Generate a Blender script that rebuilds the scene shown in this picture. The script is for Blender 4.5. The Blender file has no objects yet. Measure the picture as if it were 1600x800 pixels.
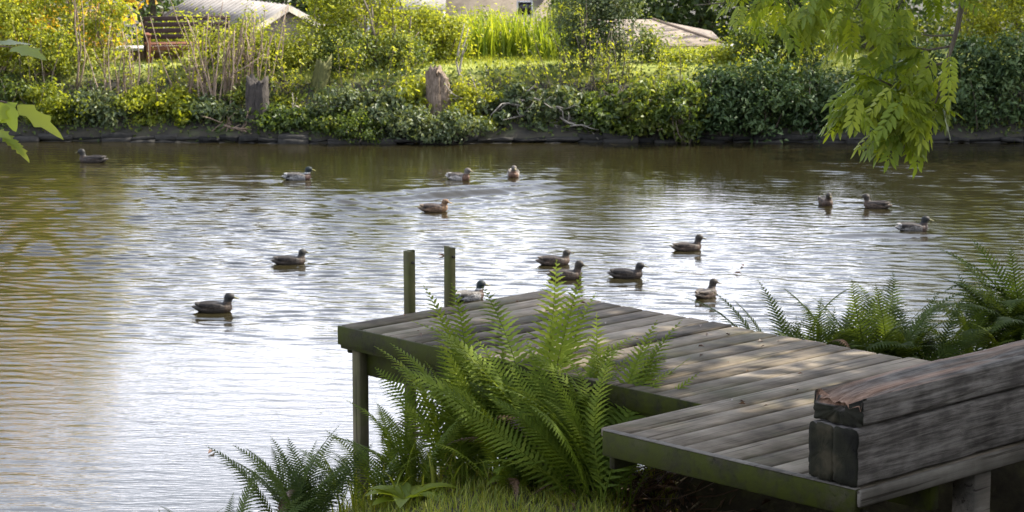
import bpy, bmesh, math, random
import numpy as np
from mathutils import Vector, Matrix, Quaternion, noise as mnoise

random.seed(7)
rng = np.random.default_rng(11)
sc = bpy.context.scene
C = sc.collection
R = math.radians
PI = math.pi

# ------------------------------------------------------------------ camera, sky, sun, exposure
F_PX, PITCH, H_CAM = 3932.0, math.atan(660 / 3932.0), 5.0
cam_d = bpy.data.cameras.new('camera')
cam_d.sensor_width = 36
cam_d.lens = F_PX / 1600 * 36
cam_d.clip_end = 2000
cam_d.dof.use_dof = True
cam_d.dof.focus_distance = 11.5
cam_d.dof.aperture_fstop = 13.0
cam = bpy.data.objects.new('camera', cam_d)
cam.location = (0, 0, H_CAM)
cam.rotation_euler = (PI / 2 - PITCH, 0, 0)
C.objects.link(cam)
sc.camera = cam

SUN = Vector((0.80, 0.30, 0.82)).normalized()
world = bpy.data.worlds.new('World')
sc.world = world
world.use_nodes = True
wn, wl = world.node_tree.nodes, world.node_tree.links
bg = wn['Background']
sky = wn.new('ShaderNodeTexSky')
sky.sky_type = 'NISHITA'
sky.sun_disc = False
sky.sun_elevation = math.asin(SUN.z)
sky.sun_rotation = math.atan2(SUN.x, SUN.y)
sky.air_density = 1.0
sky.dust_density = 3.0
# thin white cloud over the sky
tc = wn.new('ShaderNodeTexCoord')
mp = wn.new('ShaderNodeMapping')
mp.inputs['Scale'].default_value = (1.6, 1.6, 4.0)
cn = wn.new('ShaderNodeTexNoise')
cn.inputs['Scale'].default_value = 2.2
cn.inputs['Detail'].default_value = 6
cr = wn.new('ShaderNodeValToRGB')
cr.color_ramp.elements[0].position = 0.28
cr.color_ramp.elements[1].position = 0.52
cm = wn.new('ShaderNodeMix')
cm.data_type = 'RGBA'
cm.inputs['B'].default_value = (15.8, 16.0, 17.6, 1)
wl.new(tc.outputs['Generated'], mp.inputs['Vector'])
wl.new(mp.outputs['Vector'], cn.inputs['Vector'])
wl.new(cn.outputs['Fac'], cr.inputs['Fac'])
sz = wn.new('ShaderNodeSeparateXYZ')
lo = wn.new('ShaderNodeMapRange')          # cloud lies low over the horizon, the zenith is clearer
lo.interpolation_type = 'SMOOTHSTEP'
for k_, v_ in (('From Min', 0.16), ('From Max', 0.29), ('To Min', 1.0), ('To Max', 0.22)):
    lo.inputs[k_].default_value = v_
mulc = wn.new('ShaderNodeMath')
mulc.operation = 'MULTIPLY'
wl.new(tc.outputs['Generated'], sz.inputs[0])
wl.new(sz.outputs['Z'], lo.inputs['Value'])
wl.new(cr.outputs['Color'], mulc.inputs[0])
wl.new(lo.outputs['Result'], mulc.inputs[1])
wl.new(mulc.outputs[0], cm.inputs['Factor'])
wl.new(sky.outputs['Color'], cm.inputs['A'])
wl.new(cm.outputs['Result'], bg.inputs['Color'])
bg.inputs['Strength'].default_value = 0.12

sun_d = bpy.data.lights.new('sun', 'SUN')
sun_d.energy = 5.0
sun_d.angle = R(0.5)
sun_d.color = (1.0, 0.93, 0.80)
sun_o = bpy.data.objects.new('sun', sun_d)
sun_o.rotation_mode = 'QUATERNION'
sun_o.rotation_quaternion = SUN.to_track_quat('Z', 'Y')
sun_o.location = (20, 10, 30)
C.objects.link(sun_o)

sc.view_settings.view_transform = 'Standard'
sc.view_settings.look = 'None'
sc.view_settings.gamma = 1
sc.view_settings.exposure = 1.4
sc.render.engine = 'CYCLES'
sc.cycles.max_bounces = 8
sc.cycles.transparent_max_bounces = 8
sc.cycles.use_denoising = True
sc.cycles.denoising_prefilter = 'ACCURATE'
sc.cycles.caustics_reflective = False
sc.cycles.caustics_refractive = False


# ------------------------------------------------------------------ helpers
def at(px, py, z):
    """point of the place seen at a photograph pixel, on the level z"""
    cx, cy = (px - 800) / F_PX, -(py - 400) / F_PX
    y = math.cos(PITCH) + cy * math.sin(PITCH)
    zz = -math.sin(PITCH) + math.cos(PITCH) * cy
    t = (z - H_CAM) / zz
    return Vector((cx * t, y * t, z))


def at_d(px, py, d):
    cx, cy = (px - 800) / F_PX, -(py - 400) / F_PX
    y = math.cos(PITCH) + cy * math.sin(PITCH)
    zz = -math.sin(PITCH) + math.cos(PITCH) * cy
    t = d / y
    return Vector((cx * t, d, H_CAM + zz * t))


def thing(name, label, cat, loc=(0, 0, 0), rz=0.0, group=None):
    o = bpy.data.objects.new(name, None)
    o.empty_display_size = 0.2
    C.objects.link(o)
    o.location = loc
    o.rotation_euler = (0, 0, rz)
    o['label'] = label
    o['category'] = cat
    if group:
        o['group'] = group
    return o


def tag(o, label=None, cat=None, group=None, kind=None):
    if label:
        o['label'] = label
    if cat:
        o['category'] = cat
    if group:
        o['group'] = group
    if kind:
        o['kind'] = kind
    return o


def mesh_np(name, V, polys, mat, parent=None, smooth=False, tint=None, color=None, loc=None):
    """polys: list of integer arrays (n,k); each k its own array"""
    V = np.asarray(V, dtype=np.float32)
    me = bpy.data.meshes.new(name)
    me.vertices.add(len(V))
    me.vertices.foreach_set('co', V.ravel())
    idx, starts, n = [], [], 0
    for P in polys:
        P = np.asarray(P, dtype=np.int32)
        if len(P) == 0:
            continue
        k = P.shape[1]
        idx.append(P.ravel())
        starts.append(np.arange(len(P)) * k + n)
        n += P.size
    idx = np.concatenate(idx).astype(np.int32)
    starts = np.concatenate(starts).astype(np.int32)
    me.loops.add(len(idx))
    me.loops.foreach_set('vertex_index', idx)
    me.polygons.add(len(starts))
    me.polygons.foreach_set('loop_start', starts)
    me.update(calc_edges=True)
    me.validate()
    if smooth:
        me.polygons.foreach_set('use_smooth', np.ones(len(me.polygons), dtype=bool))
    if tint is not None:
        a = me.attributes.new('tint', 'FLOAT', 'POINT')
        a.data.foreach_set('value', np.asarray(tint, dtype=np.float32))
    if color is not None:
        a = me.attributes.new('paint', 'FLOAT_COLOR', 'POINT')
        cc = np.ones((len(V), 4), dtype=np.float32)
        cc[:, :3] = color
        a.data.foreach_set('color', cc.ravel())
    if mat:
        me.materials.append(mat)
    o = bpy.data.objects.new(name, me)
    C.objects.link(o)
    if parent:
        o.parent = parent
    if loc is not None:
        o.location = loc
    return o


class MB:
    """collects shapes for one mesh"""

    def __init__(s):
        s.V, s.P3, s.P4, s.T, s.n = [], [], [], [], 0

    def add(s, V, P3=(), P4=(), t=0.5):
        V = np.asarray(V, dtype=float)
        s.V.append(V)
        if len(P3):
            s.P3.append(np.asarray(P3) + s.n)
        if len(P4):
            s.P4.append(np.asarray(P4) + s.n)
        tt = np.full(len(V), t) if np.isscalar(t) else np.asarray(t)
        s.T.append(tt)
        s.n += len(V)

    def box(s, x0, x1, y0, y1, z0, z1, t=0.5, bev=0.0):
        if bev <= 0:
            V = [(x, y, z) for z in (z0, z1) for y in (y0, y1) for x in (x0, x1)]
            s.add(V, P4=[(0, 2, 3, 1), (4, 5, 7, 6), (0, 1, 5, 4), (2, 6, 7, 3), (0, 4, 6, 2), (1, 3, 7, 5)], t=t)
            return
        bm = bmesh.new()
        bmesh.ops.create_cube(bm, size=1)
        for v in bm.verts:
            v.co = Vector(((x0 + x1) / 2 + v.co.x * (x1 - x0), (y0 + y1) / 2 + v.co.y * (y1 - y0), (z0 + z1) / 2 + v.co.z * (z1 - z0)))
        bmesh.ops.bevel(bm, geom=bm.edges[:], offset=bev, segments=1, affect='EDGES', profile=0.5)
        s.bm(bm, t)

    def bm(s, bm, t=0.5, M=None):
        bm.verts.index_update()
        V = [tuple((M @ v.co) if M else v.co) for v in bm.verts]
        P3 = [[v.index for v in f.verts] for f in bm.faces if len(f.verts) == 3]
        P4 = [[v.index for v in f.verts] for f in bm.faces if len(f.verts) == 4]
        big = [[v.index for v in f.verts] for f in bm.faces if len(f.verts) > 4]
        for f in big:
            for i in range(1, len(f) - 1):
                P3.append([f[0], f[i], f[i + 1]])
        s.add(V, P3, P4, t)
        bm.free()

    def tube(s, pts, radii, sides=6, t=0.5):
        pts = [Vector(p) for p in pts]
        n = len(pts)
        V = []
        for i, p in enumerate(pts):
            d = (pts[min(i + 1, n - 1)] - pts[max(i - 1, 0)])
            d = d.normalized() if d.length > 1e-9 else Vector((0, 0, 1))
            up = Vector((0, 0, 1)) if abs(d.z) < 0.9 else Vector((1, 0, 0))
            a = d.cross(up).normalized()
            b = d.cross(a)
            r = radii[i] if hasattr(radii, '__len__') else radii
            for k in range(sides):
                an = 2 * PI * k / sides
                V.append(p + a * (r * math.cos(an)) + b * (r * math.sin(an)))
        P4 = []
        for i in range(n - 1):
            for k in range(sides):
                k2 = (k + 1) % sides
                P4.append((i * sides + k, i * sides + k2, (i + 1) * sides + k2, (i + 1) * sides + k))
        P3 = []
        V.append(pts[0]); V.append(pts[-1])
        for k in range(sides):
            k2 = (k + 1) % sides
            P3.append((k2, k, n * sides))
            P3.append(((n - 1) * sides + k, (n - 1) * sides + k2, n * sides + 1))
        s.add(np.array([tuple(v) for v in V]), P3, P4, t)

    def build(s, name, mat, parent=None, smooth=False, loc=None):
        polys = []
        if s.P3:
            polys.append(np.concatenate(s.P3))
        if s.P4:
            polys.append(np.concatenate(s.P4))
        return mesh_np(name, np.concatenate(s.V), polys, mat, parent, smooth, np.concatenate(s.T), loc=loc)


# ------------------------------------------------------------------ materials
def new_mat(name):
    m = bpy.data.materials.new(name)
    m.use_nodes = True
    return m, m.node_tree.nodes, m.node_tree.links, m.node_tree.nodes['Principled BSDF']


def ramp(n, stops):
    r = n.new('ShaderNodeValToRGB')
    while len(r.color_ramp.elements) < len(stops):
        r.color_ramp.elements.new(0.5)
    for e, (p, c) in zip(r.color_ramp.elements, stops):
        e.position = p
        e.color = (*c, 1)
    return r


def leaf_mat(name, c0, c1, c2, trans=0.4, tcol=None, rough=0.45, spec=0.35):
    m, n, l, p = new_mat(name)
    a = n.new('ShaderNodeAttribute'); a.attribute_name = 'tint'
    r = ramp(n, [(0, c0), (0.5, c1), (1, c2)])
    oi = n.new('ShaderNodeObjectInfo')
    rm = n.new('ShaderNodeMath'); rm.operation = 'MULTIPLY_ADD'; rm.inputs[1].default_value = 0.34; rm.inputs[2].default_value = -0.17
    l.new(oi.outputs['Random'], rm.inputs[0])
    ra = n.new('ShaderNodeMath'); ra.operation = 'ADD'
    l.new(rm.outputs[0], ra.inputs[0]); l.new(a.outputs['Fac'], ra.inputs[1])
    l.new(ra.outputs[0], r.inputs['Fac'])
    l.new(r.outputs['Color'], p.inputs['Base Color'])
    p.inputs['Roughness'].default_value = rough
    p.inputs['Specular IOR Level'].default_value = spec
    tr = n.new('ShaderNodeBsdfTranslucent')
    hs = n.new('ShaderNodeMix'); hs.data_type = 'RGBA'; hs.blend_type = 'MULTIPLY'
    hs.inputs['Factor'].default_value = 1
    k = tcol or (1.9, 1.7, 0.7)
    hs.inputs['B'].default_value = (*k, 1)
    l.new(r.outputs['Color'], hs.inputs['A'])
    l.new(hs.outputs['Result'], tr.inputs['Color'])
    mx = n.new('ShaderNodeMixShader'); mx.inputs['Fac'].default_value = trans
    l.new(p.outputs['BSDF'], mx.inputs[1]); l.new(tr.outputs['BSDF'], mx.inputs[2])
    l.new(mx.outputs['Shader'], n['Material Output'].inputs['Surface'])
    return m


def noise_mat(name, stops, scale=(1, 1, 1), nscale=4.0, detail=6, rough=0.85, bump=0.3, tint=0.0, bscale=None, bdist=0.02, spec=0.3):
    m, n, l, p = new_mat(name)
    t = n.new('ShaderNodeTexCoord')
    mpn = n.new('ShaderNodeMapping'); mpn.inputs['Scale'].default_value = scale
    nz = n.new('ShaderNodeTexNoise'); nz.inputs['Scale'].default_value = nscale; nz.inputs['Detail'].default_value = detail
    nz.inputs['Roughness'].default_value = 0.65
    l.new(t.outputs['Object'], mpn.inputs['Vector']); l.new(mpn.outputs['Vector'], nz.inputs['Vector'])
    r = ramp(n, stops)
    if tint:
        a = n.new('ShaderNodeAttribute'); a.attribute_name = 'tint'
        ad = n.new('ShaderNodeMath'); ad.operation = 'MULTIPLY_ADD'; ad.inputs[1].default_value = tint
        s2 = n.new('ShaderNodeMath'); s2.operation = 'SUBTRACT'; s2.inputs[1].default_value = 0.5
        l.new(a.outputs['Fac'], s2.inputs[0]); l.new(s2.outputs[0], ad.inputs[0]); l.new(nz.outputs['Fac'], ad.inputs[2])
        l.new(ad.outputs[0], r.inputs['Fac'])
    else:
        l.new(nz.outputs['Fac'], r.inputs['Fac'])
    l.new(r.outputs['Color'], p.inputs['Base Color'])
    p.inputs['Roughness'].default_value = rough
    p.inputs['Specular IOR Level'].default_value = spec
    if bump:
        b = n.new('ShaderNodeBump'); b.inputs['Strength'].default_value = bump; b.inputs['Distance'].default_value = bdist
        if bscale:
            n2 = n.new('ShaderNodeTexNoise'); n2.inputs['Scale'].default_value = bscale; n2.inputs['Detail'].default_value = 5
            l.new(mpn.outputs['Vector'], n2.inputs['Vector']); l.new(n2.outputs['Fac'], b.inputs['Height'])
        else:
            l.new(nz.outputs['Fac'], b.inputs['Height'])
        l.new(b.outputs['Normal'], p.inputs['Normal'])
    return m


def wood_mat(name, dark, mid, light, moss=None, moss_lo=0.52, moss_hi=0.72, grain=60.0, tint=0.35, rough=0.8, axis=0, bump=0.5, crack=True, mscale=3.0):
    """weathered timber with the grain along the object's own x (axis 0) or z (axis 2)"""
    m, n, l, p = new_mat(name)
    t = n.new('ShaderNodeTexCoord')
    sca = [grain * 1.0] * 3; sca[axis] = grain / 22
    a = n.new('ShaderNodeAttribute'); a.attribute_name = 'tint'
    off = n.new('ShaderNodeVectorMath'); off.operation = 'SCALE'; off.inputs['Scale'].default_value = 7.3
    cmb = n.new('ShaderNodeCombineXYZ')
    for k in 'XYZ':
        l.new(a.outputs['Fac'], cmb.inputs[k])
    l.new(cmb.outputs['Vector'], off.inputs[0])
    addv = n.new('ShaderNodeVectorMath'); addv.operation = 'ADD'
    l.new(t.outputs['Object'], addv.inputs[0]); l.new(off.outputs['Vector'], addv.inputs[1])
    mpn = n.new('ShaderNodeMapping'); mpn.inputs['Scale'].default_value = sca
    l.new(addv.outputs['Vector'], mpn.inputs['Vector'])
    g = n.new('ShaderNodeTexNoise'); g.inputs['Scale'].default_value = 1.0; g.inputs['Detail'].default_value = 8; g.inputs['Roughness'].default_value = 0.7
    g.inputs['Distortion'].default_value = 0.4
    l.new(mpn.outputs['Vector'], g.inputs['Vector'])
    blot = n.new('ShaderNodeTexNoise'); blot.inputs['Scale'].default_value = 5.0; blot.inputs['Detail'].default_value = 5
    l.new(addv.outputs['Vector'], blot.inputs['Vector'])
    s1 = n.new('ShaderNodeMath'); s1.operation = 'MULTIPLY_ADD'; s1.inputs[1].default_value = 0.85
    l.new(blot.outputs['Fac'], s1.inputs[0])
    s0 = n.new('ShaderNodeMath'); s0.operation = 'MULTIPLY_ADD'; s0.inputs[1].default_value = 0.5; s0.inputs[2].default_value = -0.18 - tint * 0.5
    l.new(g.outputs['Fac'], s0.inputs[0]); l.new(s0.outputs[0], s1.inputs[2])
    s2 = n.new('ShaderNodeMath'); s2.operation = 'MULTIPLY_ADD'; s2.inputs[1].default_value = tint
    l.new(a.outputs['Fac'], s2.inputs[0]); l.new(s1.outputs[0], s2.inputs[2])
    r = ramp(n, [(0.25, dark), (0.5, mid), (0.75, light)])
    l.new(s2.outputs[0], r.inputs['Fac'])
    col = r.outputs['Color']
    if crack:
        ck = n.new('ShaderNodeTexNoise'); ck.inputs['Scale'].default_value = 1.0; ck.inputs['Detail'].default_value = 3
        mp2 = n.new('ShaderNodeMapping'); s3 = [grain * 0.8] * 3; s3[axis] = grain / 40
        mp2.inputs['Scale'].default_value = s3
        l.new(addv.outputs['Vector'], mp2.inputs['Vector']); l.new(mp2.outputs['Vector'], ck.inputs['Vector'])
        cr2 = ramp(n, [(0.33, (0.35, 0.33, 0.30)), (0.40, (1, 1, 1))])
        l.new(ck.outputs['Fac'], cr2.inputs['Fac'])
        mu = n.new('ShaderNodeMix'); mu.data_type = 'RGBA'; mu.blend_type = 'MULTIPLY'; mu.inputs['Factor'].default_value = 1
        l.new(col, mu.inputs['A']); l.new(cr2.outputs['Color'], mu.inputs['B'])
        col = mu.outputs['Result']
    if moss:
        mz = n.new('ShaderNodeTexNoise'); mz.inputs['Scale'].default_value = mscale; mz.inputs['Detail'].default_value = 7
        mz.inputs['Roughness'].default_value = 0.7
        l.new(t.outputs['Object'], mz.inputs['Vector'])
        mr = ramp(n, [(moss_lo, (0, 0, 0)), (moss_hi, (1, 1, 1))])
        l.new(mz.outputs['Fac'], mr.inputs['Fac'])
        mm = n.new('ShaderNodeMix'); mm.data_type = 'RGBA'
        l.new(mr.outputs['Color'], mm.inputs['Factor']); l.new(col, mm.inputs['A'])
        mm.inputs['B'].default_value = (*moss, 1)
        col = mm.outputs['Result']
    l.new(col, p.inputs['Base Color'])
    p.inputs['Roughness'].default_value = rough
    p.inputs['Specular IOR Level'].default_value = 0.12
    b = n.new('ShaderNodeBump'); b.inputs['Strength'].default_value = bump; b.inputs['Distance'].default_value = 0.004
    l.new(g.outputs['Fac'], b.inputs['Height']); l.new(b.outputs['Normal'], p.inputs['Normal'])
    return m


def paint_mat(name, rough=0.6, mottle=0.28, nscale=60):
    m, n, l, p = new_mat(name)
    a = n.new('ShaderNodeAttribute'); a.attribute_name = 'paint'
    t = n.new('ShaderNodeTexCoord')
    nz = n.new('ShaderNodeTexNoise'); nz.inputs['Scale'].default_value = nscale; nz.inputs['Detail'].default_value = 3
    l.new(t.outputs['Object'], nz.inputs['Vector'])
    r = ramp(n, [(0.35, (1 - mottle * 2,) * 3), (0.65, (1 + mottle,) * 3)])
    l.new(nz.outputs['Fac'], r.inputs['Fac'])
    mu = n.new('ShaderNodeMix'); mu.data_type = 'RGBA'; mu.blend_type = 'MULTIPLY'; mu.inputs['Factor'].default_value = 1
    l.new(a.outputs['Color'], mu.inputs['A']); l.new(r.outputs['Color'], mu.inputs['B'])
    l.new(mu.outputs['Result'], p.inputs['Base Color'])
    p.inputs['Roughness'].default_value = rough
    p.inputs['Specular IOR Level'].default_value = 0.25
    return m


M = {}
M['yellow_leaf'] = leaf_mat('yellow_leaf', (0.09, 0.125, 0.014), (0.20, 0.235, 0.024), (0.27, 0.295, 0.042), 0.55)
M['gold_leaf'] = leaf_mat('gold_leaf', (0.30, 0.19, 0.018), (0.46, 0.32, 0.026), (0.56, 0.44, 0.045), 0.5, tcol=(1.6, 1.4, .7))
M['mid_leaf'] = leaf_mat('mid_leaf', (0.032, 0.056, 0.012), (0.085, 0.125, 0.022), (0.18, 0.21, 0.04), 0.42)
M['dark_leaf'] = leaf_mat('dark_leaf', (0.022, 0.044, 0.014), (0.055, 0.094, 0.030), (0.11, 0.15, 0.052), 0.2, rough=0.5, spec=0.25)
M['grey_leaf'] = leaf_mat('grey_leaf', (0.045, 0.07, 0.03), (0.08, 0.11, 0.045), (0.14, 0.165, 0.075), 0.35)
M['tree_leaf'] = leaf_mat('tree_leaf', (0.03, 0.055, 0.015), (0.05, 0.085, 0.02), (0.08, 0.12, 0.03), 0.35)
M['ash_leaf'] = leaf_mat('ash_leaf', (0.05, 0.085, 0.008), (0.115, 0.17, 0.014), (0.20, 0.25, 0.026), 0.5)
M['fern'] = leaf_mat('fern_green', (0.036, 0.062, 0.009), (0.10, 0.145, 0.017), (0.22, 0.26, 0.036), 0.45, rough=0.65, spec=0.12)
M['fern_dark'] = leaf_mat('fern_shade_green', (0.024, 0.042, 0.010), (0.052, 0.08, 0.016), (0.10, 0.13, 0.026), 0.36, rough=0.65, spec=0.12)  # darker copy of the fern green, shade put into the colour
M['grass'] = leaf_mat('grass_green', (0.08, 0.125, 0.015), (0.17, 0.21, 0.026), (0.28, 0.28, 0.06), 0.4, rough=0.6)
M['strap'] = leaf_mat('strap_leaf', (0.09, 0.145, 0.015), (0.17, 0.225, 0.024), (0.26, 0.30, 0.04), 0.52)
M['dry'] = leaf_mat('dry_frond', (0.06, 0.035, 0.02), (0.13, 0.075, 0.045), (0.22, 0.15, 0.09), 0.15, tcol=(1.2, 1, 0.8))
M['bark'] = noise_mat('bark', [(0.3, (0.05, 0.04, 0.028)), (0.7, (0.15, 0.125, 0.09))], (6, 6, 1), 8, bump=0.6)
M['pale_bark'] = noise_mat('pale_bark', [(0.3, (0.12, 0.085, 0.06)), (0.7, (0.31, 0.235, 0.17))], (6, 6, 1), 6, bump=0.5, tint=0.4)
M['dead_wood'] = noise_mat('dead_wood', [(0.3, (0.14, 0.125, 0.10)), (0.7, (0.34, 0.31, 0.26))], (4, 4, 1), 6, bump=0.5)
M['stump'] = noise_mat('stump_wood', [(0.25, (0.06, 0.045, 0.032)), (0.5, (0.16, 0.12, 0.088)), (0.75, (0.30, 0.235, 0.18))], (5, 5, 1.2), 5, bump=0.8, bdist=0.05)
M['dark_stump'] = noise_mat('dark_stump_wood', [(0.3, (0.02, 0.017, 0.015)), (0.7, (0.08, 0.068, 0.058))], (5, 5, 1), 5, bump=0.8, bdist=0.05)
M['moss_wood'] = noise_mat('mossy_wood', [(0.3, (0.04, 0.045, 0.015)), (0.7, (0.12, 0.12, 0.035))], (3, 3, 1), 5, bump=0.8)
M['soil'] = noise_mat('bank_soil', [(0.3, (0.035, 0.03, 0.02)), (0.55, (0.07, 0.058, 0.036)), (0.75, (0.085, 0.095, 0.035))], (1, 1, 1), 3, bump=0.8, bdist=0.06)
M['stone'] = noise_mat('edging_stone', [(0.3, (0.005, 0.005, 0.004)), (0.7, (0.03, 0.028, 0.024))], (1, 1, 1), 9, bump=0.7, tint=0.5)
M['wall_stone'] = noise_mat('house_stone', [(0.3, (0.15, 0.125, 0.10)), (0.7, (0.30, 0.255, 0.205))], (1, 1, 1.5), 3.5, bump=0.4)
M['roof_grey'] = noise_mat('grey_roof', [(0.3, (0.15, 0.143, 0.138)), (0.7, (0.26, 0.248, 0.238))], (1, 1, 1), 3, bump=0.1)
M['roof_tan'] = noise_mat('tan_roof', [(0.3, (0.13, 0.105, 0.085)), (0.7, (0.24, 0.20, 0.165))], (1, 1, 1), 6, bump=0.4)
M['pale'] = noise_mat('pale_stone', [(0.3, (0.55, 0.54, 0.51)), (0.7, (0.75, 0.74, 0.71))], (1, 1, 1), 5, bump=0.2)
M['bench_red'] = noise_mat('red_brown_timber', [(0.3, (0.09, 0.035, 0.02)), (0.7, (0.21, 0.085, 0.045))], (1, 8, 8), 6, bump=0.3)
M['bench_dark'] = noise_mat('dark_brown_timber', [(0.3, (0.026, 0.016, 0.015)), (0.7, (0.07, 0.045, 0.04))], (1, 8, 8), 6, bump=0.3)
M['brown_panel'] = noise_mat('brown_panel', [(0.3, (0.11, 0.07, 0.055)), (0.7, (0.20, 0.13, 0.105))], (1, 8, 8), 6, bump=0.3)
M['grey_top'] = noise_mat('grey_top', [(0.3, (0.30, 0.29, 0.29)), (0.7, (0.45, 0.44, 0.43))], (1, 8, 8), 6, bump=0.2)
M['window'] = new_mat('window_glass')[0]
_p = M['window'].node_tree.nodes['Principled BSDF']; _p.inputs['Base Color'].default_value = (0.02, 0.02, 0.022, 1); _p.inputs['Roughness'].default_value = 0.08
M['deck'] = wood_mat('weathered_deck', (0.028, 0.022, 0.015), (0.118, 0.097, 0.072), (0.235, 0.20, 0.156), moss=(0.075, 0.078, 0.04), moss_lo=0.50, moss_hi=0.80, tint=0.40, mscale=1.8)
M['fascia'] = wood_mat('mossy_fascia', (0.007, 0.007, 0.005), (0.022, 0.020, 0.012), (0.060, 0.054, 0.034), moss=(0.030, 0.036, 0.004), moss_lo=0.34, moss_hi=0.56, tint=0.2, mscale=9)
M['fascia_grey'] = wood_mat('grey_fascia', (0.035, 0.031, 0.026), (0.095, 0.085, 0.07), (0.18, 0.165, 0.14), tint=0.2)
M['post'] = wood_mat('mossy_post', (0.035, 0.032, 0.018), (0.075, 0.068, 0.038), (0.14, 0.12, 0.075), moss=(0.075, 0.085, 0.022), moss_lo=0.40, moss_hi=0.7, axis=2, tint=0.2, mscale=5)
M['sleeper'] = wood_mat('old_sleeper', (0.035, 0.031, 0.029), (0.115, 0.105, 0.097), (0.25, 0.23, 0.215), grain=34, tint=0.25, bump=0.9)
M['wire'] = noise_mat('grey_cord', [(0.3, (0.12, 0.12, 0.12)), (0.7, (0.2, 0.2, 0.2))], bump=0)
M['lawn'] = noise_mat('lawn_ground', [(0.3, (0.09, 0.125, 0.018)), (0.6, (0.15, 0.175, 0.025)), (0.8, (0.20, 0.20, 0.05))], (1, 1, 1), 5, bump=0.5, bdist=0.05)
M['duck'] = paint_mat('duck_plumage')


# ------------------------------------------------------------------ ground and water
def smooth01(x):
    x = np.clip(x, 0, 1)
    return x * x * (3 - 2 * x)


def fbm(X, Y, seed, scale=1.0, octs=5):
    r = np.random.default_rng(seed)
    out = np.zeros_like(X, dtype=float)
    for o in range(octs):
        k = scale * 2 ** o
        for j in range(4):
            a, ph = r.uniform(0, 2 * PI), r.uniform(0, 2 * PI)
            out += np.sin((X * math.cos(a) + Y * math.sin(a)) * k * r.uniform(0.7, 1.4) + ph) * 0.5 ** o / 4
    return out


def grid_mesh(name, xs, ys, Z, mat, smooth=True):
    nx, ny = len(xs), len(ys)
    X, Y = np.meshgrid(xs, ys)
    V = np.stack([X, Y, Z], -1).reshape(-1, 3)
    i = (np.arange(ny - 1)[:, None] * nx + np.arange(nx - 1)[None, :]).ravel()
    P = np.stack([i, i + 1, i + nx + 1, i + nx], 1)
    return mesh_np(name, V, [P], mat, None, smooth)


def far_edge(x):
    return 41.0 + 0.12 * np.sin(x * 0.6) + 0.002 * x * x


def near_crest(x):
    xp = np.array([-20, -3, -2, -1.2, -0.6, -0.2, 0.3, 0.8, 1.2, 1.5, 2.0, 2.6, 3.5, 6, 20])
    yp = np.array([8, 9.0, 9.6, 10.0, 10.35, 10.55, 10.3, 10.7, 11.5, 11.8, 12.0, 12.4, 13.0, 14, 15])
    return np.interp(x, xp, yp)


def near_z(x, y):
    c = near_crest(x)
    base = np.interp(x, [-3, -1.5, -0.9, -0.3, 0.6, 1.2, 1.9, 3, 6], [1.6, 1.9, 2.13, 2.30, 2.33, 2.34, 2.42, 2.42, 2.6])
    low = smooth01((x - .35) / .5) * smooth01((10.6 - y) / .8) * smooth01((y - 5.2) / 1.2) * smooth01((3.1 - x) / .4)
    hump = smooth01((x - 2.9) / .4) * smooth01((10.8 - y) / .8) * smooth01((y - 4) / 2)  # unseen rise added to keep the sun from under the jetty
    base = base * (1 - low) + 1.6 * low + .35 * hump
    up = np.maximum(c - y, 0) * (1 - low)
    z = base + 0.05 * np.minimum(up, 1) + 0.13 * np.maximum(up - 1.5, 0)
    dn = np.maximum(y - c, 0)
    z = z - 1.5 * np.maximum(dn - 0.1, 0) - 0.5 * np.minimum(dn, 0.1)
    return np.maximum(z, -1.2)


xs = np.concatenate([np.linspace(-30, -4, 27), np.linspace(-3.9, 4.5, 141), np.linspace(4.7, 30, 26)])
ys = np.concatenate([np.linspace(-10, 6, 17), np.linspace(6.1, 15, 120), np.linspace(15.5, 17, 4)])
X, Y = np.meshgrid(xs, ys)
Z = near_z(X, Y) + 0.03 * fbm(X, Y, 3, 2.0)
M['near_ground'] = noise_mat('bank_earth', [(0.3, (0.022, 0.017, 0.011)), (0.5, (0.05, 0.042, 0.022)), (0.7, (0.10, 0.10, 0.03))], (1, 1, 1), 6, bump=0.8, bdist=0.04)
tag(grid_mesh('near_bank', xs, ys, Z, M['near_ground']), kind='structure')


def far_z(x, y):
    e = y - far_edge(x)
    z = np.interp(e, [-3, -0.2, 0.05, 0.1, 0.6, 1.2, 1.5, 2.2, 4.6, 6, 10, 16, 40, 90, 250],
                  [-1.2, -0.6, -0.1, 0.12, 0.42, 0.92, 1.05, 1.09, 1.13, 0.3, -1.6, -2.0, -2.0, -1, 6])
    return z


xs = np.concatenate([np.linspace(-160, -14, 40), np.linspace(-13.5, 13.5, 160), np.linspace(14, 160, 40)])
ys = np.concatenate([np.linspace(38, 48, 130), np.linspace(48.5, 62, 30), np.linspace(65, 260, 30)])
X, Y = np.meshgrid(xs, ys)
Z = far_z(X, Y) + 0.05 * fbm(X, Y, 5, 1.6) * smooth01((Y - 41.3) / 0.5)
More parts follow.
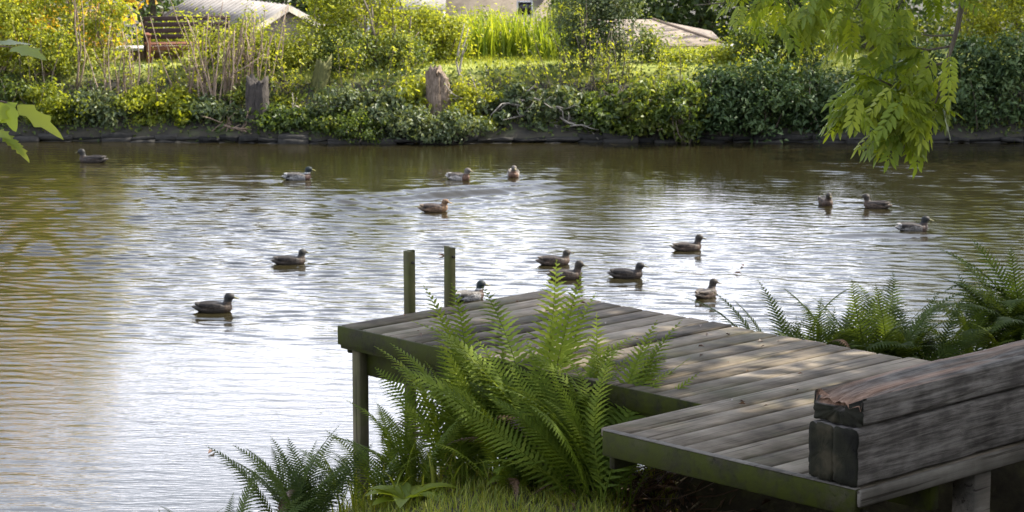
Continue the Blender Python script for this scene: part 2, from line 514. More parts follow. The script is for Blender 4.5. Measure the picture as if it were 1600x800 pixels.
# the far bank: brown soil face below, lawn on top
M['far_ground'], n, l, p = new_mat('far_bank_ground')
geo = n.new('ShaderNodeNewGeometry'); sep = n.new('ShaderNodeSeparateXYZ')
l.new(geo.outputs['Position'], sep.inputs[0])
nz = n.new('ShaderNodeTexNoise'); nz.inputs['Scale'].default_value = 4; nz.inputs['Detail'].default_value = 8
l.new(geo.outputs['Position'], nz.inputs['Vector'])
ad = n.new('ShaderNodeMath'); ad.operation = 'MULTIPLY_ADD'; ad.inputs[1].default_value = 0.5
l.new(nz.outputs['Fac'], ad.inputs[0]); l.new(sep.outputs['Z'], ad.inputs[2])
mr = n.new('ShaderNodeMapRange'); mr.inputs['From Min'].default_value = 1.1; mr.inputs['From Max'].default_value = 1.3
l.new(ad.outputs[0], mr.inputs['Value'])
r1 = ramp(n, [(0.3, (0.012, 0.011, 0.008)), (0.55, (0.03, 0.026, 0.016)), (0.75, (0.035, 0.042, 0.014))])
r2 = ramp(n, [(0.3, (0.13, 0.17, 0.02)), (0.7, (0.23, 0.24, 0.04))])
l.new(nz.outputs['Fac'], r1.inputs['Fac']); l.new(nz.outputs['Fac'], r2.inputs['Fac'])
mx = n.new('ShaderNodeMix'); mx.data_type = 'RGBA'
l.new(mr.outputs['Result'], mx.inputs['Factor']); l.new(r1.outputs['Color'], mx.inputs['A']); l.new(r2.outputs['Color'], mx.inputs['B'])
l.new(mx.outputs['Result'], p.inputs['Base Color']); p.inputs['Roughness'].default_value = 0.9
b = n.new('ShaderNodeBump'); b.inputs['Distance'].default_value = 0.06; b.inputs['Strength'].default_value = 0.7
l.new(nz.outputs['Fac'], b.inputs['Height']); l.new(b.outputs['Normal'], p.inputs['Normal'])
tag(grid_mesh('far_bank', xs, ys, Z, M['far_ground']), kind='structure')

DUCKS = [
    # px, py waterline, heading deg (0 = right, 90 = away), head yaw, neck, kind, size, label
    (143, 254, 175, 0, 1.0, 'dark', 1.1, 'faint dark duck close to the far bank at the upper left'),
    (467, 281, 3, 0, .95, 'drake', 1.05, 'silver grey drake with dark head swimming below the mossy stump'),
    (718, 281, -30, .2, .95, 'pale', 1.0, 'pale duck with brown breast swimming left of the duck seen head on'),
    (802, 276, -88, .3, .95, 'pale', 1.0, 'pale duck seen head on near the far bank'),
    (680, 330, 5, -.5, .8, 'sunwarmed', 1.0, 'ginger duck, painted sunlit, with its head low beside the long wake'),
    (455, 413, 10, .5, .9, 'dark', 1.0, 'dark duck swimming alone left of the jetty posts'),
    (337, 487, 2, 0, 1.0, 'dark', 1.05, 'large dark duck with yellowish bill nearest to the left side of the pond'),
    (868, 413, 8, .35, .85, 'brown', 1.0, 'brown duck just behind the one with the blue wing patch'),
    (886, 435, 3, -.15, 1.1, 'brown_patch', 1.0, 'brown duck with pale edged blue wing patch, front of the pair'),
    (981, 434, -8, .15, .92, 'dark', 1.0, 'dark brown duck between the pair and the duck with its back turned'),
    (1076, 391, 14, -.3, 1.08, 'brown', .95, 'brown duck swimming on the right, beyond the group'),
    (1104, 464, 55, -.9, 1.05, 'brown', .95, 'brown duck with its back half turned nearest the jetty edge'),
    (735, 468, 35, -.45, 1.05, 'drake', 1.0, 'drake with grey flank partly hidden behind the taller jetty post'),
    (1290, 320, -80, .1, .95, 'brown', 1.0, 'brown duck seen from the front under the hanging ash leaves'),
    (1368, 325, 150, .3, .95, 'brown', 1.0, 'brown duck turned left beside the one seen from the front'),
    (1428, 361, 3, -.2, .95, 'moult', 1.05, 'dark headed drake with pale flank at the right in front of a bright ripple'),
]

# pond water with real ripples
xs = np.concatenate([np.linspace(-60, -12.5, 20), np.arange(-12, 12.01, 0.05), np.linspace(12.5, 60, 20)])
ys = np.concatenate([np.linspace(9, 15.8, 8), np.arange(16, 41.6, 0.024), np.linspace(41.8, 43, 3)])
X, Y = np.meshgrid(xs, ys)
wr = np.random.default_rng(21)
Z = np.zeros_like(X)
Z2 = np.zeros_like(X)
for k in range(54):
    lam = wr.uniform(0.09, 0.31) if k < 44 else wr.uniform(0.5, 1.3)
    th = -PI / 2 - 0.22 + wr.normal(0, 0.26)
    kk = 2 * PI / lam
    ph = wr.uniform(0, 2 * PI)
    amp = 0.0138 / kk if k < 44 else 0.007 / kk
    w = np.sin(kk * (X * math.cos(th) + Y * math.sin(th)) + ph) * amp
    if k % 2:
        Z += w
    else:
        Z2 += w
m1 = smooth01(0.55 + 1.1 * fbm(X, Y * 0.6, 31, 0.35, 3))
m2 = smooth01(0.55 + 1.1 * fbm(X, Y * 0.6, 47, 0.5, 3))
calm = 0.36 + 0.64 * smooth01((Y - 19.5) / 4.5)
shelter = 1 - 0.55 * smooth01((Y - 36.5) / 3.0)
Z = (Z * (0.2 + 1.2 * m1) + Z2 * (0.2 + 1.2 * m2)) * calm * shelter
# duck wakes
def wake(Z, p0, p1, a, w=0.34, lam=0.62):
    p0, p1 = np.array(p0[:2]), np.array(p1[:2])
    d = p1 - p0; L = np.hypot(*d); d = d / L
    nrm = np.array([-d[1], d[0]])
    s = (X - p0[0]) * d[0] + (Y - p0[1]) * d[1]
    q = (X - p0[0]) * nrm[0] + (Y - p0[1]) * nrm[1]
    env = smooth01(s / 0.4) * smooth01((L - s) / 0.4)
    return Z + a * env * np.exp(-(q / (w * 1.6)) ** 2) * np.cos(2 * PI * q / lam)
for a0, a1, am in [((480, 318), (820, 295), 0.024), ((640, 306), (890, 287), 0.026),  ((500, 334), (690, 324), 0.016),
                   ((700, 326), (900, 302), 0.016), ((1270, 368), (1475, 364), 0.018), ((1290, 318), (1370, 320), 0.012),
                   ((920, 432), (1130, 452), 0.006), ((380, 283), (460, 279), 0.010), ((330, 500), (420, 496), 0.004), ((430, 428), (530, 420), 0.005)]:
    Z = wake(Z, at(*a0, 0), at(*a1, 0), am)
for dk in DUCKS:                              # rings round each swimming duck
    c_ = at(dk[0], dk[1], 0)
    rr_ = np.hypot((X - c_.x) * .8, Y - c_.y)
    Z += .0042 * np.exp(-(rr_ / .42) ** 2) * np.cos(2 * PI * rr_ / .17) * smooth01(rr_ / .12)
edge = smooth01((12.2 - np.abs(X)) / 2) * smooth01((Y - 16.5) / 1.5)
Z *= edge
M['water'], n, l, p = new_mat('pond_water')
p.inputs['Base Color'].default_value = (0.0145, 0.0122, 0.0052, 1)
p.inputs['Roughness'].default_value = 0.03
p.inputs['IOR'].default_value = 1.333
geo = n.new('ShaderNodeNewGeometry')
mpn = n.new('ShaderNodeMapping'); mpn.inputs['Scale'].default_value = (6.0, 24.0, 1)
l.new(geo.outputs['Position'], mpn.inputs['Vector'])
nz = n.new('ShaderNodeTexNoise'); nz.inputs['Scale'].default_value = 1.0; nz.inputs['Detail'].default_value = 2
l.new(mpn.outputs['Vector'], nz.inputs['Vector'])
b = n.new('ShaderNodeBump'); b.inputs['Strength'].default_value = 0.8; b.inputs['Distance'].default_value = 0.0035
l.new(nz.outputs['Fac'], b.inputs['Height']); l.new(b.outputs['Normal'], p.inputs['Normal'])
tag(grid_mesh('pond_water', xs, ys, Z, M['water']), kind='structure')


# ------------------------------------------------------------------ foliage builders
def rand_unit(n, r):
    v = r.normal(size=(n, 3))
    return v / np.linalg.norm(v, axis=1, keepdims=True)


def leaf_cloud(pos, nrm, size, r, aspect=0.5, fold=0.18, droop=None):
    """folded two-triangle leaves. pos, nrm (n,3), size (n)"""
    n = len(pos)
    nrm = nrm / np.linalg.norm(nrm, axis=1, keepdims=True)
    t = r.normal(size=(n, 3))
    if droop is not None:
        t[:, 2] -= droop
    t -= nrm * (t * nrm).sum(1, keepdims=True)
    t /= np.linalg.norm(t, axis=1, keepdims=True)
    s = np.cross(nrm, t)
    S = size[:, None]
    b = pos - t * S * 0.5
    tip = pos + t * S * 0.5 - nrm * S * 0.12
    m = pos - t * S * 0.05
    lft = m + s * S * aspect * 0.5 + nrm * S * fold
    rgt = m - s * S * aspect * 0.5 + nrm * S * fold
    V = np.stack([b, rgt, tip, lft], 1).reshape(-1, 3)
    i = np.arange(n) * 4
    P = np.concatenate([np.stack([i, i + 1, i + 2], 1), np.stack([i, i + 2, i + 3], 1)])
    return V, P


def stem_pts(p0, p1, bend, r, k=5):
    p0, p1 = np.array(p0, float), np.array(p1, float)
    off = r.normal(size=3) * bend * np.linalg.norm(p1 - p0)
    out = []
    for i in range(k + 1):
        t = i / k
        out.append(p0 * (1 - t) + p1 * t + off * math.sin(PI * t) + r.normal(size=3) * bend * 0.15 * np.linalg.norm(p1 - p0) * (0 < i < k))
    return out


def foliage_mesh(w, d, h, n, size, r, z0=0.15, clumps=40, clump_r=0.16, up=0.7, hang=0.0, taper=0.0, aspect=0.5, open_=0.25):
    """leaf positions for a crown w x d x h standing on its base"""
    u = rand_unit(clumps, r)
    rad = r.uniform(open_, 1.0, clumps) ** 0.6
    cz = (u[:, 2] * rad * 0.5 + 0.5)
    wob = 1 + 0.25 * r.normal(size=clumps)
    tap = 1 - taper * cz
    cx = u[:, 0] * rad * w * 0.5 * tap * wob
    cy = u[:, 1] * rad * d * 0.5 * tap * wob
    cen = np.stack([cx, cy, h * (z0 + (1 - z0) * cz) * (1 + 0.06 * r.normal(size=clumps))], 1)
    cen[:, 2] = np.maximum(cen[:, 2], 0.05)
    wt = r.uniform(0.4, 1.6, clumps); wt /= wt.sum()
    ci = r.choice(clumps, n, p=wt)
    cs = clump_r * r.uniform(0.6, 1.5, clumps)
    off = r.normal(size=(n, 3)) * cs[ci][:, None] * np.array([1, 1, 0.75])
    pos = cen[ci] + off
    pos[:, 2] = np.maximum(pos[:, 2], 0.01)
    nr = off / (cs[ci][:, None]) * 0.5 + rand_unit(n, r) * 0.7 + np.array([0, 0, up])
    tint = np.clip(r.normal(0.45, 0.22, n) + (r.normal(0, 0.14, clumps))[ci], 0, 1)
    V, P = leaf_cloud(pos, nr, size * r.uniform(0.6, 1.35, n), r, aspect, droop=hang)
    return V, P, np.repeat(tint, 4), cen


def shrub(name, label, cat, px, d, w, z0, z1, mat, n=1500, size=0.07, group=None, seed=None, clumps=40, clump_r=0.13, stems=9, stem_mat='bark',
          up=0.7, hang=0.0, taper=0.2, aspect=0.5, stem_r=0.012, loc=None, base0=0.15, deep=None, open_=0.25):
    r = np.random.default_rng(seed if seed is not None else int(px * 13 + d * 7 + n))
    x = (px - 800) / F_PX * d if loc is None else loc[0]
    t = thing(name, label, cat, (x, d, z0), 0, group)
    h = z1 - z0
    V, P, T, cen = foliage_mesh(w, deep or w * 0.8, h, n, size, r, base0, clumps, clump_r, up, hang, taper, aspect, open_)
    mesh_np('foliage', V, [P], M[mat], t, False, T)
    if stems:
        mb = MB()
        for k in range(stems):
            c = cen[r.integers(len(cen))]
            b0 = np.array([r.normal() * w * 0.08, r.normal() * w * 0.06, -0.05])
            mb.tube(stem_pts(b0, c + np.array([0, 0, h * 0.08]), 0.10, r), [stem_r * (1.25 - 0.16 * i) for i in range(6)], 5, r.uniform(0, 1))
        mb.build('stems', M[stem_mat], t, True)
    return t


# ------------------------------------------------------------------ far bank: stones, shrubs, stumps, twigs
def stone_edging():
    r = np.random.default_rng(5)
    t = thing('stone_edging', 'low dark dry stone edging along the far waterline', 'stone wall', (0, 41, 0))
    mb = MB()
    x = -11.0
    while x < 11:
        wd = r.uniform(0.22, 0.6)
        for lay in range(2):
            hh = r.uniform(0.03, 0.10)
            hh *= .55 if r.random() < .3 else 1
            bm = bmesh.new()
            bmesh.ops.create_cube(bm, size=1)
            bmesh.ops.subdivide_edges(bm, edges=bm.edges[:], cuts=2, use_grid_fill=True)
            y0 = float(far_edge(x)) - 41 + 0.03 + lay * 0.08 + r.uniform(-0.07, 0.07); rot = r.normal() * .06
            for v in bm.verts:
                q = v.co.copy()
                q = q * 0.80 + q.normalized() * 0.12
                v.co = Vector((x + wd / 2 + r.uniform(-0.01, 0.01) + q.x * wd * 1.02, y0 + q.y * 0.22, -0.04 + lay * 0.07 + hh / 2 + q.z * hh * 1.2 + q.x * wd * rot + r.normal() * 0.012))
            mb.bm(bm, r.uniform(0, 1))
        x += wd * 0.98
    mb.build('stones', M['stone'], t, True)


stone_edging()

YB = 'light yellow green shrubs on the far bank'
GB = 'low green shrubs on the slope of the far bank'
DB = 'dark evergreen shrubs along the right of the far bank'


def lz(d):
    return float(far_z(np.array(0.0), np.array(d)))


# tall lit shrubs
S = [
    # px, d, width, top z, mat, n, leaf, label
    (-60, 44.0, 2.2, 3.9, 'yellow_leaf', 2600, .085, 'tall yellow green shrub whose edge just enters the left end of the far bank'),
    (25, 43.6, 1.6, 3.9, 'yellow_leaf', 2300, .08, 'tall yellow green shrub at the far left of the opposite bank, above the maple leaves'),
    (120, 43.4, 1.3, 4.1, 'yellow_leaf', 2000, .075, 'tall lime green shrub with pale upright stems between the left edge and the bench'),
    (70, 42.5, 1.3, 1.75, 'yellow_leaf', 1500, .07, 'bushy pale green shrub in front of the white ledge on the far bank'),
    (515, 43.3, 1.0, 2.7, 'yellow_leaf', 1600, .07, 'tall yellow green shrub just right of the stone shed'),
    (585, 43.5, 1.2, 2.9, 'yellow_leaf', 1900, .07, 'tall yellow green shrub with dark crooked stems in the bank middle'),
    (655, 43.9, 1.1, 2.1, 'yellow_leaf', 1400, .07, 'bright leafy shrub between the crooked stemmed shrub and the strap leaved clumps'),
    (-5, 42.6, 1.3, 2.3, 'yellow_leaf', 1500, .075, 'bushy lime shrub above the low leafy shrub at the left end of the bank'),
    (165, 43.0, .8, 2.5, 'yellow_leaf', 1000, .07, 'slim yellow green shrub just left of the grey topped box'),
    (325, 42.6, .7, 1.9, 'yellow_leaf', 420, .07, 'thin leafy sapling in front of the right end of the bench'),
    (385, 43.0, .8, 1.9, 'yellow_leaf', 850, .07, 'thin leafy sapling in front of the shed roof'),
    (470, 42.7, .8, 1.7, 'yellow_leaf', 900, .06, 'loose lime shrub in front of the right corner of the shed'),
    (265, 45.2, 1.4, 1.75, 'yellow_leaf', 1100, .075, 'yellow green bush directly behind the red brown bench'),
    (545, 42.7, 1.1, 1.75, 'mid_leaf', 1500, .065, 'green shrub in front of the tall shrub right of the shed'),
    (625, 42.8, 1.0, 1.6, 'mid_leaf', 1300, .065, 'green shrub in front of the crooked dark trunks'),
    (700, 43.6, .9, 2.0, 'yellow_leaf', 1100, .07, 'small sunlit shrub at the left end of the strap leaved clumps'),
    (760, 45.6, 1.3, 1.75, 'yellow_leaf', 1100, .075, 'sunlit bush behind the strap leaves below the house wall'),
    (880, 45.4, .9, 2.0, 'yellow_leaf', 1100, .075, 'sunlit bush right of the dark house window'),
    (1012, 43.3, .45, 1.7, 'mid_leaf', 500, .07, 'small dark bush against the left end of the tan roof'),
    (1060, 43.4, 1.0, 1.22, 'yellow_leaf', 1100, .065, 'low sunlit bush below the tan roof'),
    (1140, 43.4, 1.0, 1.35, 'yellow_leaf', 1100, .065, 'low sunlit bush below the white ledge'),
    (915, 42.8, 1.0, 2.6, 'grey_leaf', 2200, .065, 'tall thin shrub of pale small leaves left of the tan roof'),
    (965, 42.9, 0.7, 2.8, 'grey_leaf', 1500, .065, 'tall airy shrub of pale leaves touching the tan roof'),
    (1195, 44.8, 1.1, 1.9, 'yellow_leaf', 1200, .07, 'bright yellow green bush behind the dark shrubs right of the tan roof'),
    (1275, 45.4, 1.1, 2.0, 'yellow_leaf', 1200, .07, 'sunlit bush behind the hanging ash leaves, nearer the tan roof'),
    (1190, 43.2, 1.0, 1.75, 'mid_leaf', 1200, .075, 'loose green shrub above the dark shrubs, nearer the white ledge'),
    (1250, 43.3, 1.0, 2.0, 'mid_leaf', 1300, .075, 'loose green shrub above the dark shrubs left of the hanging ash leaves'),
    (430, 42.7, .8, 1.6, 'yellow_leaf', 700, .065, 'loose yellow green shrub in front of the shed wall'),
    (1360, 45.6, 1.2, 2.3, 'mid_leaf', 1300, .075, 'green bush half hidden behind the hanging ash leaves'),
    (1530, 46.0, 1.8, 3.6, 'yellow_leaf', 2200, .085, 'tall sunlit shrub at the top right corner of the far bank'),
    (1620, 45.6, 1.6, 3.2, 'yellow_leaf', 1500, .085, 'tall yellow green shrub cut by the right edge of the picture'),
]
for px, d, w, z1, m, n_, sz, lab in S:
    shrub('shrub', lab, 'shrub', px, d, w, lz(d) - 0.05, z1, m, int(n_ * 2.2), sz * .92, YB, clumps=70, clump_r=0.125, stems=12, base0=0.04,
          stem_mat='pale_bark' if px < 200 else 'bark', open_=0.3)

# low shrubs on the slope
S = [
    (5, 41.9, 1.1, 1.05, 'mid_leaf', 'low leafy shrub above the stones at the left end of the far bank'),
    (75, 41.7, 1.0, 0.95, 'mid_leaf', 'low pale leaved shrub on the slope behind the drooping maple leaf'),
    (150, 41.8, 1.0, 1.0, 'mid_leaf', 'low shrub on the slope left of the bare pale stems'),
    (275, 41.9, 0.9, 0.85, 'mid_leaf', 'low shrub on the slope below the red brown bench'),
    (330, 41.7, 0.9, 0.8, 'mid_leaf', 'low shrub at the foot of the brown stalk thicket'),
    (455, 42.1, 0.8, 0.80, 'mid_leaf', 'small straggly shrub on the slope below the stone shed'),
    (530, 41.9, 1.0, 1.15, 'mid_leaf', 'rounded green shrub right of the mossy leaning stump'),
    (590, 41.8, 1.0, 1.1, 'mid_leaf', 'green shrub on the slope below the crooked stemmed shrub'),
    (640, 41.5, 0.8, 0.62, 'grey_leaf', 'pale small shrub close to the water left of the pale stump'),
    (655, 42.2, 0.9, 1.1, 'mid_leaf', 'green shrub just left of the pale stump'),
    (735, 42.0, 0.8, 0.95, 'mid_leaf', 'green shrub just right of the pale stump'),
    (800, 42.0, 1.0, 1.1, 'grey_leaf', 'grey green shrub behind the bare fallen branches, nearer the pale stump'),
    (870, 42.0, 1.0, 1.1, 'grey_leaf', 'grey green shrub behind the right end of the bare fallen branches'),
    (940, 41.9, 1.0, 1.05, 'mid_leaf', 'green shrub below the tall thin shrub left of the tan roof'),
    (215, 41.8, 0.9, 0.95, 'mid_leaf', 'low shrub around the feet of the long pale stems'),
    (385, 42.2, 0.8, 1.05, 'mid_leaf', 'leafy shrub behind the dark square stump'),
    (440, 41.6, 0.8, 0.7, 'mid_leaf', 'low shrub close to the water right of the dark stump'),
    (500, 41.5, 0.8, 0.6, 'mid_leaf', 'low shrub close to the water below the mossy stump'),
    (560, 41.4, 0.9, 0.62, 'mid_leaf', 'low shrub overhanging the stones left of the pale small shrub'),
    (710, 41.45, 0.7, 0.6, 'mid_leaf', 'low fresh shrub over the stones at the foot of the pale stump'),
    (1005, 41.7, 0.9, 0.95, 'mid_leaf', 'low green shrub left of the drooping bright shrub'),
    (1068, 41.35, 0.75, 1.02, 'mid_leaf', 'drooping fresh green shrub hanging down to the water below the tan roof'),
]
for px, d, w, z1, m, lab in S:
    shrub('low_shrub', lab, 'shrub', px, d - (.15 if px < 530 else .42), w * 1.18, 0.12 if px < 530 else 0.03, z1 * (.78 + .42 * ((px * 7) % 10) / 10), ['mid_leaf', 'mid_leaf', 'grey_leaf', 'yellow_leaf'][(px // 5) % 4] if m == 'mid_leaf' and px < 1060 else m, 2500, 0.062 + .05 * ((px * 3) % 7) / 7, GB, clumps=34, clump_r=0.075, stems=14, hang=0.5, deep=0.9, base0=0.02, up=.4)

# dark mass on the right
S = [
    (1125, 41.7, 1.1, 1.12, 'dark leaved shrub just right of the drooping bright shrub'),
    (1195, 41.7, 1.3, 1.15, 'dark shrub below the bright bush right of the tan roof'),
    (1270, 41.8, 1.4, 1.35, 'dark shrub directly left of the hanging ash leaves'),
    (1350, 41.9, 1.5, 1.40, 'dark evergreen shrub behind the middle of the hanging ash leaves'),
    (1430, 41.9, 1.5, 1.6, 'dark evergreen shrub behind the right side of the hanging ash leaves'),
    (1510, 41.9, 1.5, 1.8, 'large dark evergreen shrub right of the hanging ash leaves'),
    (1590, 41.9, 1.6, 1.9, 'large dark evergreen shrub at the right edge of the far bank'),
    (1680, 42.0, 1.6, 1.9, 'dark evergreen shrub mostly outside the right edge'),
]
for px, d, w, z1, lab in S:
    shrub('evergreen_shrub', lab, 'shrub', px, d - .38, w * 1.1, 0.03, z1 + .12 * ((px // 10) % 3 - 1), 'dark_leaf', 3800, 0.098, DB, clumps=48, clump_r=0.11, stems=9, hang=0.6, deep=1.1, aspect=0.42, base0=0.0)
    
# strap leaved clumps behind the lawn strip
for k, (px, d, hgt, lab) in enumerate([
    (715, 44.4, .85, 'clump of bright strap leaves right of the bright leafy shrub'),
    (770, 44.7, .95, 'clump of bright strap leaves below the stone house wall'),
    (825, 44.6, .95, 'clump of bright strap leaves below the dark house window'),
    (880, 44.3, .80, 'clump of bright strap leaves left of the tall thin pale shrub')]):
    r = np.random.default_rng(100 + k)
    t = thing('strap_leaf_clump', lab, 'plant', ((px - 800) / F_PX * d, d, lz(d) - 0.03), 0, 'strap leaved clumps behind the far lawn strip')
    mb = MB()
    for j in range(190):
        b0 = np.array([r.normal() * 0.30, r.normal() * 0.2, 0])
        a = r.uniform(0, 2 * PI); L = hgt * r.uniform(0.35, 1.1); lean = r.uniform(0.05, 0.5)
        pts = []
        wd = r.uniform(0.014, 0.026)
        dr = np.array([math.cos(a), math.sin(a), 0]); sd = np.array([-dr[1], dr[0], 0])
        V = []
        for i in range(5):
            q = i / 4
            c = b0 + dr * (lean * L * q ** 2) + np.array([0, 0, L * (q - 0.35 * lean * q ** 3)])
            ww = wd * (1 - q) ** 0.6 + 0.001
            V += [c - sd * ww, c + sd * ww]
        mb.add(V, P4=[(2 * i, 2 * i + 1, 2 * i + 3, 2 * i + 2) for i in range(4)], t=np.clip(r.normal(0.5, 0.2), 0, 1))
    mb.build('leaves', M['strap'], t)

# bare stem clumps
def stalks(px, d, z0, n, spread, hgt, lab, leafy=60, seed=0, lean=0.15, mat='pale_bark', rad=0.014):
    r = np.random.default_rng(200 + seed)
    t = thing('coppiced_willow', lab, 'shrub', ((px - 800) / F_PX * d, d, z0), 0, 'bare stemmed clumps on the far bank')
    mb = MB(); lp = []
    for k in range(n):
        b0 = np.array([r.normal() * spread * 0.35, r.normal() * 0.12, -0.05])
        L = hgt * r.uniform(0.6, 1.1)
        e = b0 + np.array([r.normal() * lean * L + b0[0] * 0.5, r.normal() * lean * L * 0.5, L])
        pts = stem_pts(b0, e, 0.05, r, 6)
        mb.tube(pts, [rad * (1.2 - 0.13 * i) * r.uniform(0.8, 1.2) for i in range(7)], 5, r.uniform(0, 1))
        if r.random() < 0.5:
            f = pts[3] + np.array([r.normal() * 0.2, r.normal() * 0.1, 0.35 * L * r.random()])
            mb.tube([pts[3], (pts[3] + f) / 2 + r.normal(size=3) * 0.02, f], [rad * 0.7, rad * 0.55, rad * 0.3], 4, r.uniform(0, 1))
        for q in pts[3:]:
            lp.append(q)
    mb.build('stems', M[mat], t, True)
    lp = np.array(lp)
    ii = r.integers(0, len(lp), leafy)
    pos = lp[ii] + r.normal(size=(leafy, 3)) * 0.05
    V, P = leaf_cloud(pos, rand_unit(leafy, r) + np.array([0, 0, 0.7]), 0.06 * r.uniform(0.6, 1.3, leafy), r)
    mesh_np('foliage', V, [P], M['yellow_leaf'], t, False, np.repeat(r.uniform(0.3, 1, leafy), 4))


stalks(172, 42.0, 0.45, 10, 0.5, 1.5, 'clump of pale upright bare stems left of the bench', 130, 1)
stalks(205, 42.1, 0.45, 6, 0.25, 1.6, 'few long pale stems crossing in front of the grey topped box', 40, 2, 0.08)
stalks(300, 42.0, 0.5, 12, 0.45, 1.45, 'leaning bare stems in front of the bench back', 220, 3, 0.22)
stalks(345, 41.9, 0.4, 30, 0.6, 1.8, 'dense thicket of brown bare stalks right of the bench', 200, 4, 0.12)
stalks(390, 42.1, 0.5, 16, 0.5, 1.6, 'thicket of brown stalks behind the dark stump', 150, 5, 0.12)
stalks(430, 42.4, 0.7, 6, 0.35, 1.3, 'thin stalks in front of the stone shed wall', 60, 6, 0.08)
stalks(118, 42.4, 0.8, 3, 0.2, 1.9, 'three slim pale saplings left of the bare stem clump', 60, 7, 0.04)
stalks(930, 42.2, 0.5, 7, 0.6, 1.4, 'grey upright stems in front of the tall thin pale shrub', 120, 8, 0.08, 'bark')
stalks(728, 42.0, 0.8, 2, 0.1, 1.2, 'slim grey sapling behind the right of the pale stump', 30, 9, 0.04, 'dead_wood', 0.018)
stalks(590, 42.9, 0.95, 6, 0.7, 1.3, 'dark crooked trunks rising among the yellow green shrubs', 80, 10, 0.12, 'bark', 0.03)


for k_, (px, d, n_, sp, hh, lf, lab) in enumerate([
    (545, 42.3, 6, .5, 1.3, 330, 'leafy young saplings left of the dark crooked trunks'),
    (625, 42.2, 5, .5, 1.2, 300, 'leafy young saplings left of the pale stump'),
    (770, 41.9, 6, .6, 1.0, 320, 'arching leafy shoots between the pale stump and the branch tangle'),
    (885, 41.9, 7, .6, 1.5, 380, 'tall leafy shoots above the branch tangle'),
    (960, 42.0, 7, .5, 1.6, 380, 'tall leafy shoots left of the drooping bright shrub'),
    (1030, 42.1, 5, .5, 1.3, 300, 'leafy shoots just below the left end of the tan roof'),
    (1110, 41.6, 6, .6, 1.2, 320, 'arching leafy shoots right of the drooping bright shrub'),
    (1215, 41.7, 6, .7, 1.4, 320, 'arching leafy shoots among the dark shrubs below the white ledge'),
    (60, 42.0, 6, .6, 1.5, 330, 'leafy shoots above the drooping maple leaf'),
    (250, 41.8, 6, .5, 1.0, 280, 'leafy shoots on the slope below the bench legs'),
    (455, 41.9, 6, .5, 1.0, 260, 'thin leafy shoots between the dark stump and the mossy stump')]):
    stalks(px, d, lz(d) * .6, n_, sp, hh, lab, lf, 30 + k_, .22, 'bark', .009)


def stump(px, d, z0, z1, rad, mat, name, lab, lean=(0, 0), flare=1.35, seed=1):
    r = np.random.default_rng(300 + seed)
    x = (px - 800) / F_PX * d
    t = thing(name, lab, 'tree stump', (x, d, z0))
    n, lv = 30, 16
    ph = r.uniform(0, 2 * PI, 4)
    V = []
    h = z1 - z0
    for i in range(lv):
        q = i / (lv - 1)
        rr = rad * (1 + (flare - 1) * (1 - q) ** 3)
        for k in range(n):
            a = 2 * PI * k / n
            wob = 1 + 0.13 * math.sin(3 * a + ph[0] + q) + 0.08 * math.sin(5 * a + ph[1]) + 0.05 * r.normal() + 0.07 * math.sin(11 * a + ph[3] + 2 * q)
            zz = q * h + (0.10 * h * math.sin(2 * a + ph[2]) + r.normal() * 0.05) * max(0, q - .85) / .15
            V.append((math.cos(a) * rr * wob + lean[0] * q, math.sin(a) * rr * wob + lean[1] * q, zz))
    P4 = [(i * n + k, i * n + (k + 1) % n, (i + 1) * n + (k + 1) % n, (i + 1) * n + k) for i in range(lv - 1) for k in range(n)]
    V.append((lean[0], lean[1], h * 0.93))
    P3 = [((lv - 1) * n + k, (lv - 1) * n + (k + 1) % n, len(V) - 1) for k in range(n)]
    mb = MB(); mb.add(V, P3, P4)
    mb.build('trunk', M[mat], t, True)
    mb = MB()
    for k in range(9):
        a = -PI / 2 + r.normal() * 0.8
        p0 = np.array([math.cos(a) * rad * 0.9, math.sin(a) * rad * 0.9, 0.06])
        p1 = p0 + np.array([math.cos(a) * 0.25 + r.normal() * 0.1, math.sin(a) * 0.22, -0.22])
        mb.tube(stem_pts(p0, p1, 0.12, r), [0.03, 0.028, 0.024, 0.02, 0.016, 0.01], 5)
    mb.build('roots', M[mat], t, True)
    return t


stump(401, 41.45, 0.16, 0.98, 0.17, 'dark_stump', 'tree_stump', 'dark grey square cut stump by the water below the stalk thicket', seed=1)
stump(493, 42.0, 0.5, 1.2, 0.13, 'moss_wood', 'tree_stump', 'mossy leaning stump on the slope right of the dark stump', (0.14, 0.05), seed=2)
stump(683, 41.6, 0.32, 1.12, 0.17, 'stump', 'tree_stump', 'broken pale brown stump in the middle of the far bank', (-0.02, 0), seed=3)


def branches(px, d, z, n, lab, seed, span, mat='dead_wood', down=0.3):
    r = np.random.default_rng(400 + seed)
    t = thing('fallen_branch', lab, 'branch', ((px - 800) / F_PX * d, d, z), 0)
    mb = MB()
    for k in range(n):
        p0 = np.array([r.normal() * 0.1, 0.1, 0.1 * r.random()])
        a = r.uniform(-0.5, PI * 0.95)
        L = span * r.uniform(0.5, 1.0)
        p1 = p0 + np.array([math.cos(a) * L, -0.35 * r.random() - 0.1, math.sin(a) * L * 0.55 - down * r.random()])
        pts = stem_pts(p0, p1, 0.12, r, 6)
        mb.tube(pts, [0.022 * (1.1 - 0.14 * i) for i in range(7)], 5)
        for j in (2, 3, 4):
            q = pts[j] + np.array([math.cos(a) * 0.2 + r.normal() * 0.2, -0.1 * r.random(), r.normal() * 0.2])
            mb.tube([pts[j], (pts[j] + q) / 2 + r.normal(size=3) * 0.03, q], [0.011, 0.009, 0.005], 4)
    mb.build('limbs', M[mat], t, True)


